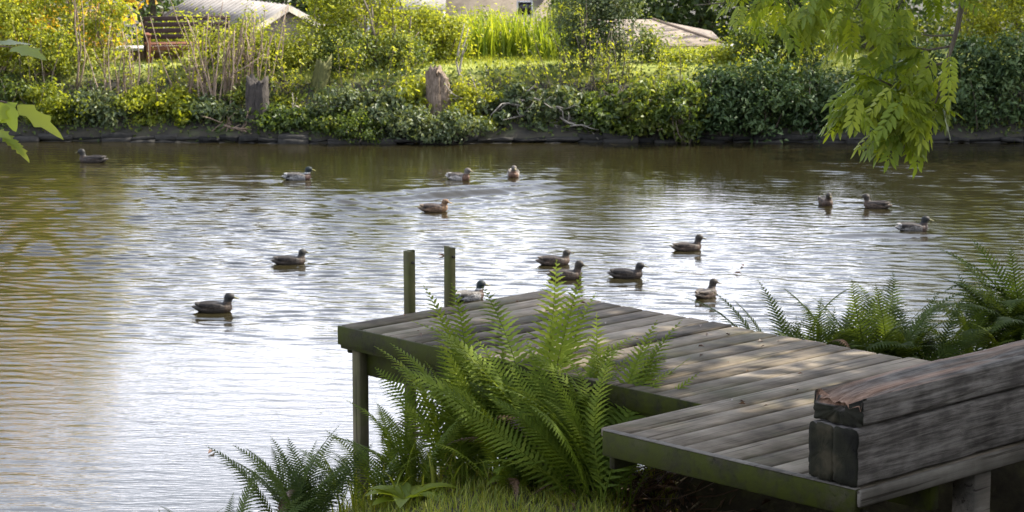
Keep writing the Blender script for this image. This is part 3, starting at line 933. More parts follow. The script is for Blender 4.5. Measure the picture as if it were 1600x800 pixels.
branches(850, 41.4, 0.35, 13, 'tangle of grey bare branches reaching down to the water right of the pale stump', 1, 1.1)
branches(770, 41.6, 0.5, 6, 'bare grey branch leaning towards the pale stump', 2, 0.8)
branches(470, 41.6, 0.35, 6, 'thin dry twigs on the slope below the mossy stump', 3, 0.5)
branches(350, 41.3, 0.2, 7, 'pale dry twigs and roots at the water below the stalk thicket', 4, 0.5, 'pale_bark')
branches(960, 41.6, 0.45, 6, 'dark bare twigs right of the grey branch tangle', 5, 0.7, 'bark')

# creeping leaves over the slope
r = np.random.default_rng(71)
n = 9000
gx = r.uniform(-11, 11, n); gy = far_edge(gx) + r.uniform(.05, 1.55, n)
kk_ = fbm(gx, gy, 12, 2.4) > -.7
gx, gy = gx[kk_], gy[kk_]; n = len(gx)
pos = np.stack([gx, gy, far_z(gx, gy) + .05 * fbm(gx, gy, 5, 1.6) * smooth01((gy - 41.3) / .5) + np.abs(r.normal(0, .07, n)) + .01], 1)
V, P = leaf_cloud(pos, rand_unit(n, r) * .7 + np.array([0, -.5, .8]), .068 * r.uniform(.5, 1.5, n), r, .6)
tag(mesh_np('ground_cover', V, [P], M['mid_leaf'], None, False, np.repeat(np.clip(r.normal(.35, .25, n), 0, 1), 4)),
    'creeping leaves covering the slope of the far bank', 'ground cover', kind='stuff')

# grass on the far lawn and bank
r = np.random.default_rng(77)
n = 26000
gx = r.uniform(-9.5, 9.5, n); ge = np.where(r.random(n) < 0.75, r.uniform(1.15, 4.6, n), r.uniform(0.3, 1.2, n))
gy = far_edge(gx) + ge
gz = far_z(gx, gy)
hh = r.uniform(0.05, 0.13, n)
a = r.uniform(0, 2 * PI, n)
wv = np.stack([np.cos(a), np.sin(a), 0 * a], 1) * 0.008
b0 = np.stack([gx, gy, gz - 0.01], 1)
tip = b0 + np.stack([r.normal(0, 0.03, n), r.normal(0, 0.03, n), hh], 1)
V = np.stack([b0 - wv, b0 + wv, tip], 1).reshape(-1, 3)
tag(mesh_np('lawn_grass', V, [np.arange(3 * n).reshape(-1, 3)], M['grass'], None, False, np.repeat(np.clip(r.normal(0.5, 0.2, n), 0, 1), 3)),
    'bright short grass on the top of the far bank', 'grass', kind='stuff')


# ------------------------------------------------------------------ background trees
def tree(px, d, z0, z1, w, mat, lab, seed, n=3500, leaf=0.16, x=None, clumps=70):
    r = np.random.default_rng(500 + seed)
    if x is None:
        x = (px - 800) / F_PX * d
    t = thing('broadleaf_tree', lab, 'tree', (x, d, z0), 0, 'trees behind the far bank')
    h = z1 - z0
    mb = MB()
    mb.tube([(0, 0, 0), (0.05 * w, 0, h * 0.3), (0, 0.04 * w, h * 0.6), (0.03 * w, 0, h * 0.9)], [0.04 * w + 0.05, 0.035 * w + 0.03, 0.02 * w + 0.02, 0.01], 8)
    for k in range(9):
        q = r.uniform(0.25, 0.7); a = r.uniform(0, 2 * PI)
        p0 = np.array([0.03 * w, 0.02 * w, h * q]); p1 = p0 + np.array([math.cos(a) * w * 0.4, math.sin(a) * w * 0.4, h * 0.2])
        mb.tube(stem_pts(p0, p1, 0.08, r), [0.016 * w, 0.014 * w, 0.011 * w, 0.008 * w, 0.006 * w, 0.003 * w], 5)
    mb.build('trunk', M['bark'], t, True)
    V, P, T, c = foliage_mesh(w, w, h, n, leaf, r, 0.08, clumps, 0.10 * w, 0.6, 0.3, 0.25, 0.55, 0.35)
    mesh_np('crown', V, [P], M[mat], t, False, T)


TR = [
    (-330, 52, 10.5, 6.0, 'gold_leaf', 'golden tree left of the picture behind the far bank'),
    (-150, 50, 9.0, 5.2, 'gold_leaf', 'golden leaved tree beyond the left edge of the picture'),
    (60, 50, 7.2, 3.8, 'gold_leaf', 'golden green tree behind the shrubs at the far left'),
    (230, 62, 6.4, 5.0, 'tree_leaf', 'dark green tree behind the red brown bench'),
    (420, 70, 5.6, 5.0, 'tree_leaf', 'dark green tree behind the grey roofed stone shed'),
    (600, 72, 4.4, 5.0, 'tree_leaf', 'green tree behind the left end of the stone house'),
    (780, 76, 4.0, 5.5, 'tree_leaf', 'green tree behind the middle of the stone house'),
    (950, 72, 4.2, 5.0, 'tree_leaf', 'green tree right of the stone house'),
    (1090, 66, 4.6, 4.6, 'tree_leaf', 'green tree directly behind the tan roofed hut'),
    (1230, 64, 5.4, 4.8, 'tree_leaf', 'dark green tree right of the tan roofed hut'),
    (1380, 60, 5.8, 4.5, 'tree_leaf', 'dark tree behind the hanging ash leaves'),
    (1530, 56, 7.6, 5.0, 'mid_leaf', 'tree behind the sunlit shrub in the top right corner'),
    (1700, 52, 9.5, 6.0, 'tree_leaf', 'tall tree just beyond the right edge of the picture'),
]
for i, (px, d, z1, w, m, lab) in enumerate(TR):
    tree(px, d, -2.0 if d > 49 else 1.0, z1, w, m, lab, i, 7000, 0.19)
tree(0, 45.0, 1.0, 9.0, 6.0, 'tree_leaf', 'tall shading tree on the far bank outside the right edge', 40, 5200, 0.2, x=12.6, clumps=90)
tree(0, 41.8, 0.5, 7.0, 3.6, 'tree_leaf', 'tree leaning over the water outside the right edge', 41, 3600, 0.17, x=11.3, clumps=70)


# trees on the near bank round the camera: they shade the jetty from the side and from behind
for k, (x, y, z1, w, lab) in enumerate([(-3.5, -4.5, 10.5, 7.5, 'tree on the near bank behind the camera'),
                                        (4.5, -3.5, 10.0, 7.0, 'tree on the near bank behind and right of the camera'), (8.5, 3.5, 10.0, 6.5, 'tree on the near bank right of the camera')]):
    tree(0, y, 2.6, z1, w, 'tree_leaf', lab, 60 + k, 7000, .22, x=x)


# ------------------------------------------------------------------ buildings
def roof_sheet(mb, a, b_, c, d_, th=0.05, ribs=0):
    """quad a,b (ridge) c,d (eave) with thickness"""
    a, b_, c, d_ = [np.array(v, float) for v in (a, b_, c, d_)]
    nn = np.cross(b_ - a, d_ - a); nn /= np.linalg.norm(nn)
    if nn[2] < 0:
        nn = -nn
    V = [a, b_, c, d_, a + nn * th, b_ + nn * th, c + nn * th, d_ + nn * th]
    mb.add(V, P4=[(0, 1, 2, 3), (4, 5, 6, 7), (0, 1, 5, 4), (1, 2, 6, 5), (2, 3, 7, 6), (3, 0, 4, 7)])
    for k in range(ribs):
        q = (k + 0.5) / ribs
        p0 = a * (1 - q) + b_ * q + nn * (th + 0.005); p1 = d_ * (1 - q) + c * q + nn * (th + 0.005)
        mb.tube([p0, p1], 0.018, 4)


# stone shed
shed = thing('stone_shed', 'small stone shed with grey corrugated gable roof behind the stalk thicket', 'shed', (-4.49, 50, -2.0), math.atan2(0.53, 0.85))
W2, LN, ze, za = 0.72, 4.0, 3.22, 3.62
mb = MB()
mb.add([(-W2 + .06, 0, 0), (W2 - .06, 0, 0), (W2 - .06, 0, ze), (0, 0, za - .02), (-W2 + .06, 0, ze), (-W2 + .06, LN, 0), (W2 - .06, LN, 0), (W2 - .06, LN, ze), (0, LN, za - .02), (-W2 + .06, LN, ze)],
       P4=[(0, 5, 9, 4), (1, 2, 7, 6)], P3=[(0, 1, 2), (0, 2, 4), (2, 3, 4), (5, 7, 6), (5, 9, 7), (7, 9, 8)])
mb.build('wall', M['wall_stone'], shed)
mb = MB()
roof_sheet(mb, (0, -.12, za), (0, LN + .1, za), (-W2 - .08, LN + .1, ze - .02), (-W2 - .08, -.12, ze - .02), 0.04, 22)
roof_sheet(mb, (0, -.12, za), (0, LN + .1, za), (W2 + .08, LN + .1, ze - .02), (W2 + .08, -.12, ze - .02), 0.04, 22)
rf = mb.build('roof', M['roof_grey'], shed)
for sgn in (-1, 1):
    mb = MB()
    mb.add([(0, -.15, za + .03), (0, -.15, za - .09), (sgn * (W2 + .1), -.15, ze - .13), (sgn * (W2 + .1), -.15, ze - .01),
            (0, -.125, za + .03), (0, -.125, za - .09), (sgn * (W2 + .1), -.125, ze - .13), (sgn * (W2 + .1), -.125, ze - .01)],
           P4=[(0, 1, 2, 3), (4, 5, 6, 7), (0, 3, 7, 4), (1, 2, 6, 5), (2, 3, 7, 6)])
    mb.build('bargeboard', M['dead_wood'], shed)

# stone house in the middle
hx = (705 - 800) / F_PX * 58
house = thing('stone_house', 'long stone house with grey slate roof and dark window behind the strap leaves', 'house', (hx, 58, -2.0))
mb = MB()
mb.box(-2.3, 2.3, 0, 3.0, 0, 3.55)
mb.build('wall', M['wall_stone'], house)
mb = MB()
roof_sheet(mb, (-2.5, 1.5, 4.5), (2.5, 1.5, 4.5), (2.5, -.2, 3.5), (-2.5, -.2, 3.5), 0.06, 0)
roof_sheet(mb, (-2.5, 1.5, 4.5), (2.5, 1.5, 4.5), (2.5, 3.2, 3.5), (-2.5, 3.2, 3.5), 0.06, 0)
mb.build('roof', M['roof_grey'], house)
wx = (820 - 705) / F_PX * 58
mb = MB()
mb.box(wx - .19, wx + .19, -.035, -.003, 2.86, 3.22)
wf = mb.build('window_frame', M['pale'], house)
mb = MB(); mb.box(wx - .15, wx + .15, -.045, -.037, 2.90, 3.18)
mb.build('pane', M['window'], wf)
# grey lean-to roof at the house's left
mb = MB()
roof_sheet(mb, (-1.9, -.01, 3.5), (-.1, -.01, 3.5), (-.1, -1.1, 3.08), (-1.9, -1.1, 3.08), 0.05, 0)
mb.build('porch_roof', M['roof_grey'], house)
for xx in (-1.85, -0.15):
    mb = MB(); mb.box(xx - .04, xx + .04, -1.05, -.97, 0, 3.10)
    mb.build('porch_post', M['pale'], house)

# tan hut
ridge_r = at_d(1020, 34, 51.0)
eave_r = at_d(1132, 72, 49.4)
hut = thing('tan_roofed_hut', 'hut with hipped tan tiled roof between the pale shrubs', 'hut', (ridge_r.x, 51.0, -2.0))
zr, zv = ridge_r.z + 2.0, eave_r.z + 2.0
ex = eave_r.x - ridge_r.x; ey = eave_r.y - 51.0
mb = MB()
roof_sheet(mb, (-2.4, 0, zr), (0, 0, zr), (ex, ey, zv), (-3.4, ey, zv), 0.05)
roof_sheet(mb, (-2.4, 0, zr), (0, 0, zr), (ex, -ey, zv), (-3.4, -ey, zv), 0.05)
mb.add([(0, 0, zr + .05), (ex, ey, zv + .05), (ex, -ey, zv + .05)], P3=[(0, 1, 2)])
mb.add([(-2.4, 0, zr + .05), (-3.4, ey, zv + .05), (-3.4, -ey, zv + .05)], P3=[(0, 1, 2)])
rf = mb.build('roof', M['roof_tan'], hut)
mb = MB(); mb.tube([(0, 0, zr + .06), (ex, ey, zv + .06)], 0.03, 5)
mb.build('hip_tiles', M['pale_bark'], rf)
mb = MB(); mb.box(-3.2, ex - .15, ey + .2, -ey - .2, 0, zv - .03)
mb.build('wall', M['wall_stone'], hut)

# pale ledges
for a0, a1, lab in [((84, 100), (166, 108), 'white ledge showing between the shrubs at the left of the far bank'),
                    ((1132, 70), (1182, 76), 'white ledge beside the tan roof')]:
    d = 46.2 if a0[0] < 500 else 48.8
    p = at_d(a0[0], a0[1], d); q = at_d(a1[0], a1[1], d)
    t = thing('low_wall', lab, 'wall', ((p.x + q.x) / 2, d, q.z - 1.0), 0, None)
    hw = (q.x - p.x) / 2
    mb = MB(); mb.box(-hw, hw, -.1, .1, 0, 1.0)
    mb.build('base', M['wall_stone'], t)
    mb = MB(); mb.box(-hw - .03, hw + .03, -.22, .22, 1.003, 1.0 + (p.z - q.z), bev=0.01)
    mb.build('coping', M['pale'], t)

# bench and grey topped box
bp = at_d(230, 104, 43.1)
bench = thing('garden_bench', 'red brown slatted timber garden bench facing the pond on the far bank', 'bench', (bp.x, bp.y, bp.z - 0.01), R(14))
BL = 1.5
def part(name, mat, *boxes, bev=0.004):
    mb = MB()
    for bx in boxes:
        mb.box(*bx, bev=bev)
    return mb.build(name, M[mat], bench)
for x0 in (0, BL - .07):
    part('leg', 'bench_red', (x0, x0 + .07, 0, .07, 0, .52))
    part('leg', 'bench_dark', (x0, x0 + .07, .48, .55, 0, .82))
    part('armrest', 'bench_red', (x0 - .01, x0 + .08, -.03, .50, .523, .56))
part('seat', 'bench_red', *[(0.0, BL, .02 + k * .095, .10 + k * .095, .36, .392) for k in range(5)])
part('seat_rail', 'bench_red', (.073, BL - .073, .012, .045, .28, .357))
part('backrest', 'bench_dark', *[(.0, BL, .452 - .01 * k, .477 - .01 * k, .44 + k * .105, .52 + k * .105) for k in range(4)])

bp = at_d(182, 77, 43.9)
box = thing('timber_planter', 'low brown timber box with a grey top beside the bench', 'planter', (bp.x, 43.75, lz(43.8)), R(4))
mb = MB(); mb.box(.12, 1.15, .03, .42, 0, bp.z - lz(43.8) - 0.02, bev=.005); mb.build('side_panel', M['brown_panel'], box)
mb = MB(); mb.box(0, 1.28, -.05, .5, bp.z - lz(43.8) - 0.017, bp.z - lz(43.8) + .035, bev=.005); mb.build('top', M['grey_top'], box)


# ------------------------------------------------------------------ ducks
def loft(bm, rings, n=14):
    """rings: (centre, axis a, axis b) with a,b vectors scaled by radii"""
    prev = None
    for c, a, b_ in rings:
        row = [bm.verts.new(c + a * math.cos(2 * PI * k / n) + b_ * math.sin(2 * PI * k / n)) for k in range(n)]
        if prev:
            for k in range(n):
                bm.faces.new((prev[k], prev[(k + 1) % n], row[(k + 1) % n], row[k]))
        else:
            bm.faces.new(row[::-1])
        prev = row
    bm.faces.new(prev)


def duck_mesh(head_yaw=0.0, neck=1.0):
    bm = bmesh.new()
    V3 = Vector
    body = [(-.222, .064, .014, .007), (-.195, .056, .034, .020), (-.150, .044, .056, .044), (-.09, .038, .076, .060), (-.02, .036, .086, .067),
            (.05, .036, .086, .070), (.10, .042, .072, .064), (.135, .05, .048, .048), (.155, .055, .02, .022)]
    loft(bm, [(V3((x, 0, z)), V3((0, ry, 0)), V3((0, 0, rz))) for x, z, ry, rz in body])
    for s in (-1, 1):
        wing = [(-.195, .098, .010, .008, .022), (-.15, .088, .020, .020, .042), (-.09, .077, .026, .036, .056), (-.02, .070, .026, .042, .064), (.05, .064, .022, .036, .062), (.09, .06, .010, .016, .055)]
        loft(bm, [(V3((x, s * y, z)), V3((0, ry, 0)), V3((0, 0, rz))) for x, z, ry, rz, y in wing], 10)
    Rz = Matrix.Rotation(head_yaw, 4, 'Z')
    piv = V3((.112, 0, 0))
    nk = [(.080, .06, .060, .056), (.104, .095, .046, .046), (.114, .120, .038, .040), (.122, .143, .038, .044), (.128, .166, .040, .049), (.130, .188, .034, .043), (.128, .206, .017, .022)]
    rr = []
    for x, z, ry, rx in nk:
        z2 = .06 + (z - .06) * neck
        f = min(1, max(0, (z - .09) / .05))
        Rk = Matrix.Rotation(head_yaw * f, 4, 'Z')
        rr.append((piv + Rk @ (V3((x, 0, z2)) - piv), Rk @ V3((0, ry, 0)), Rk @ V3((-rx, 0, 0))))
    loft(bm, rr)
    dz = (.165 - .06) * neck + .06 - .165
    bl = [(.150, .166, .020, .018), (.176, .157, .016, .012), (.202, .148, .0175, .008), (.224, .143, .013, .005)]
    loft(bm, [(piv + Rz @ (V3((x, 0, z + dz)) - piv), Rz @ V3((0, ry, 0)), V3((0, 0, rz))) for x, z, ry, rz in bl], 10)
    me = bpy.data.meshes.new('duck_rough'); bm.to_mesh(me); bm.free()
    o = bpy.data.objects.new('duck_rough', me); C.objects.link(o)
    md = o.modifiers.new('r', 'REMESH'); md.mode = 'VOXEL'; md.voxel_size = 0.0055
    s = o.modifiers.new('s', 'SMOOTH'); s.factor = 0.5; s.iterations = 3
    dg = bpy.context.evaluated_depsgraph_get()
    out = bpy.data.meshes.new_from_object(o.evaluated_get(dg))
    bpy.data.objects.remove(o); bpy.data.meshes.remove(me)
    out.polygons.foreach_set('use_smooth', np.ones(len(out.polygons), dtype=bool))
    return out, piv, dz


def paint_duck(me, kind, head_yaw, piv, dz, r):
    n = len(me.vertices)
    V = np.zeros(n * 3, dtype=np.float32); me.vertices.foreach_get('co', V); V = V.reshape(-1, 3)
    x, y, z = V[:, 0], np.abs(V[:, 1]), V[:, 2]
    hx = math.cos(-head_yaw) * (V[:, 0] - piv.x) - math.sin(-head_yaw) * V[:, 1] + piv.x
    col = np.zeros((n, 3))
    pal = {
        'brown': dict(flank=(.085, .062, .046), back=(.045, .034, .027), breast=(.085, .055, .038), head=(.05, .042, .032), tail=(.10, .08, .06), bill=(.10, .085, .035), rump=(.05, .04, .03)),
        'dark': dict(flank=(.048, .038, .030), back=(.026, .021, .018), breast=(.06, .042, .03), head=(.028, .027, .024), tail=(.07, .06, .05), bill=(.14, .13, .05), rump=(.03, .025, .02)),
        'drake': dict(flank=(.24, .235, .23), back=(.12, .11, .10), breast=(.075, .04, .03), head=(.012, .022, .022), tail=(.3, .3, .29), bill=(.20, .19, .05), rump=(.02, .02, .02)),
        'moult': dict(flank=(.15, .14, .13), back=(.05, .042, .038), breast=(.055, .035, .028), head=(.02, .022, .022), tail=(.3, .29, .28), bill=(.15, .14, .05), rump=(.03, .028, .026)),
        'pale': dict(flank=(.38, .35, .32), back=(.13, .11, .09), breast=(.15, .085, .055), head=(.16, .14, .12), tail=(.42, .40, .38), bill=(.2, .17, .09), rump=(.12, .1, .09)),
        'sunwarmed': dict(flank=(.17, .11, .07), back=(.07, .05, .04), breast=(.24, .14, .07), head=(.22, .13, .07), tail=(.2, .15, .1), bill=(.3, .2, .08), rump=(.08, .06, .05)),  # brown duck with orange sunlight painted into its plumage colours
    }[kind.split('_')[0]]
    col[:] = pal['flank']
    col[(z > .066 + 0.10 * np.maximum(0, x - .02))] = pal['back']
    col[(x < -.12) & (z < .07)] = pal['rump']
    col[(x < -.165)] = pal['tail']
    col[(x > .085) & (z < .115)] = pal['breast']
    # blue wing patch with pale borders
    sp = (x < -.065) & (x > -.105) & (z > .06) & (z < .092) & (y > .045)
    bd = (x < -.055) & (x > -.115) & (z > .055) & (z < .098) & (y > .045) & ~sp
    if kind == 'brown_patch':
        col[bd] = (.34, .32, .30); col[sp] = (.03, .04, .2)
    st = (z > .05) & (z < .062 + .03 * np.sin(x * 60)) & (x < .05) & (x > -.15)
    col[st] = col[st] * 1.7
    hz = z - dz
    neckz = .118
    col[(x < -.15) & (z > .06) & (y > .02)] = np.array(pal['tail']) * 1.4
    ed = (np.abs(z - .055 - .02 * np.cos(x * 22)) < .006) & (x < .06) & (x > -.16) & (y > .05)
    col[ed] = np.array(pal['flank']) * 1.9
    head = (hz > neckz) & (x > .04)
    col[head] = pal['head']
    if kind == 'drake':
        col[(hz > .108) & (hz < .12) & (x > .04)] = (.6, .6, .58)
    bill = head & (hx > .176) & (hz < .178)
    col[bill] = pal['bill']
    eye = head & (np.abs(hx - .148) < .006) & (np.abs(hz - .174) < .006)
    col[eye] = (.01, .01, .01)
    col *= (0.68 + 0.14 * r.normal(size=(n, 1)))
    a = me.attributes.new('paint', 'FLOAT_COLOR', 'POINT')
    cc = np.ones((n, 4), dtype=np.float32); cc[:, :3] = np.clip(col, 0, 1)
    a.data.foreach_set('color', cc.ravel())
    me.materials.clear(); me.materials.append(M['duck'])


for i, (px, py, hd, hy, nk, kind, szz, lab) in enumerate(DUCKS):
    me, piv, dz = duck_mesh(hy, nk)
    paint_duck(me, kind, hy, piv, dz, np.random.default_rng(900 + i))
    me.name = 'duck'
    o = bpy.data.objects.new('duck', me); C.objects.link(o)
    p = at(px, py, 0)
    o.location = (p.x, p.y, -0.006); o.rotation_euler = (0, 0, R(hd)); o.scale = (szz * 1.08, szz * 1.03, szz * .96)
    tag(o, lab, 'duck', 'mallard ducks swimming on the pond')

# bits floating on the water
for i, (px, py) in enumerate([(330, 708), (1160, 416), (1152, 428), (690, 400)]):
    r = np.random.default_rng(950 + i)
    V, P = leaf_cloud(np.array([[0, 0, 0.004]]), np.array([[0.05, 0.1, 1.0]]), np.array([0.13]), r, 0.35, 0.1)
    p = at(px, py, 0)
    o = mesh_np('floating_leaf', V, [P], M['dry'], None, False, np.full(4, 0.2), loc=(p.x, p.y, 0.012))
    tag(o, ['small dark leaf floating alone at the lower left', 'small dark leaf on the water right of the ducks, the farther one',
            'small dark leaf on the water right of the ducks, the nearer one', 'small dark leaf floating behind the two jetty posts'][i], 'leaf', 'dead leaves floating on the pond')


# ------------------------------------------------------------------ deck
DK = (-0.775, 11.204, 2.8)
DROT = R(43.7)
deck = thing('jetty', 'weathered grey timber jetty standing over the pond beside the ferns', 'jetty', DK, DROT)
r = np.random.default_rng(60)
# local x along the planks, local y towards the far left; the corner by the tall post is the origin
XF, YN, YE, XE = 1.28, -2.25, -3.45, -0.615
TH = 0.034
mb = MB()
y = 0.0
PW = 0.138
npl = int(round(3.45 / PW))
PW = 3.45 / npl
for k in range(npl):
    y1 = -k * PW; y0 = y1 - PW + r.choice([0.010, 0.013, 0.018], p=[.4, .4, .2])
    notch = (y0 + y1) / 2 < YN
    xa = (XE + 0.036) if notch else 0.0 + r.uniform(-.004, .004)
    xb = 2.6 if notch and (y0 + y1) / 2 < -2.55 else XF + r.uniform(-.006, .006)
    if (y0 + y1) / 2 < YN and xb < 2: xb = XF + 0.02
    dz = r.uniform(-.0025, .0025)
    mb.box(xa, xb, y0, y1, -TH + dz, dz, t=float(np.clip(r.normal(.5, .22), 0, 1)), bev=0.005)
mb.build('boards', M['deck'], deck)
# edge boards
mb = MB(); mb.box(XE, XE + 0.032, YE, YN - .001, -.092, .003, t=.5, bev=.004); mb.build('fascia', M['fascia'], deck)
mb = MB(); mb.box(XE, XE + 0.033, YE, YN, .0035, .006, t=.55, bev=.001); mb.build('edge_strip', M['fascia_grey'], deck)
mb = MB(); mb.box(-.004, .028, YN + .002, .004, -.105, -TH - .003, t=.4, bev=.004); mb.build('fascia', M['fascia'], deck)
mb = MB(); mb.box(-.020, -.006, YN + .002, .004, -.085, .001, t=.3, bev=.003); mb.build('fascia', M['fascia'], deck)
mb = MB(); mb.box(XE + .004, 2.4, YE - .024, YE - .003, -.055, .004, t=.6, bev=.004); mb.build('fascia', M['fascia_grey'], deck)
mb = MB(); mb.box(XE + .04, XF, YN - .03, YN + .0, -.15, -TH - .004, t=.3, bev=.004); mb.build('joist', M['fascia'], deck)
mb = MB(); mb.box(.03, XF - .02, -.03, -.002, -.13, -TH - .004, t=.3, bev=.004); mb.build('joist', M['fascia'], deck)
mb = MB(); mb.box(.075, .11, YN, -.032, -.23, -.108, t=.4, bev=.004); mb.build('joist', M['fascia'], deck)
mb = MB(); mb.box(XF - .08, XF - .03, YE, -.032, -.16, -TH - .004, t=.3, bev=.004); mb.build('joist', M['fascia'], deck)
mb = MB(); mb.box(XE + .45, XE + .50, YE + .02, YN - .04, -.16, -.04, t=.3, bev=.004); mb.build('joist', M['fascia'], deck)
def deck_post(x, y, s, top, bottom, mat='post'):
    mb = MB(); mb.box(x, x + s, y - s, y, bottom, top, t=.45, bev=.005)
    return mb.build('post', M[mat], deck)
deck_post(.030, -.035, .056, -.108, -3.4)
deck_post(1.10, -.06, .06, -.135, -3.4)
deck_post(.07, YE + .10, .10, -.060, -1.4, 'fascia_grey')
deck_post(1.2, YE + .2, .09, -.058, -1.2)
deck_post(XE + .06, YE + .07, .05, -.094, -1.2, 'fascia_grey')

r = np.random.default_rng(64)
n = 46
pos = np.stack([r.uniform(.05, 1.25, n), r.uniform(-3.2, -.05, n), np.full(n, .010)], 1)
V, P = leaf_cloud(pos, rand_unit(n, r) * .35 + np.array([0, 0, 1.0]), r.uniform(.012, .04, n), r, .45)
o = mesh_np('leaf_litter', V, [P], M['dry'], None, False, np.repeat(r.uniform(0, 1, n), 4), loc=DK)
o.rotation_euler = (0, 0, DROT)
tag(o, 'small dry leaf scraps scattered over the jetty boards', 'litter', kind='stuff')

# ladder posts behind the deck
for px, pd, ptop, lab in [(648, 487.5, 393, 'shorter mossy square post rising behind the left end of the jetty'),
                          (711, 477.5, 384, 'taller mossy square post with a chipped top beside the swimming drake')]:
    p = at(px, pd, 2.8)
    u = Vector((math.cos(DROT), math.sin(DROT), 0)); vv = Vector((-math.sin(DROT), math.cos(DROT), 0))
    s = .041
    q = p + vv * 0.036
    t = thing('mooring_post', lab, 'post', (q.x, q.y, -1.0), DROT, 'two square posts behind the jetty')
    h = at_d(px, ptop, q.y).z + 1.0
    bm = bmesh.new(); bmesh.ops.create_cube(bm, size=1)
    bmesh.ops.subdivide_edges(bm, edges=[e for e in bm.edges if abs(e.verts[0].co.z - e.verts[1].co.z) > .5], cuts=20)
    bmesh.ops.bevel(bm, geom=[e for e in bm.edges if abs(e.verts[0].co.z - e.verts[1].co.z) > .01], offset=.08, segments=1, affect='EDGES')
    rr = np.random.default_rng(int(px))
    for v in bm.verts:
        v.co = Vector((v.co.x * s + rr.normal() * .0008, v.co.y * s + rr.normal() * .0008, (v.co.z + .5) * h))
        if v.co.z > h - .01:
            v.co.z += rr.normal() * .004 - (0.012 if px > 700 and v.co.x > 0 else 0)
    mb = MB(); mb.bm(bm, .5); mb.build('shaft', M['post'], t)
    mb = MB(); mb.tube([(0, -s * .5 - .001, h - .05), (0, -s * .5 - .012, h - .05)], .007, 6); mb.build('bolt', M['dark_stump'], t)
a0 = at_d(657, 411, 11.62); a1 = at_d(702, 406, 11.95)
mb = MB(); pts = []
for i in range(9):
    q = i / 8
    pts.append(a0 * (1 - q) + a1 * q - Vector((0, 0, .012 * math.sin(PI * q))))
mb.tube(pts, .0016, 4)
tag(mb.build('cord', M['wire'], None), 'thin grey cord strung between the two square posts', 'cord')


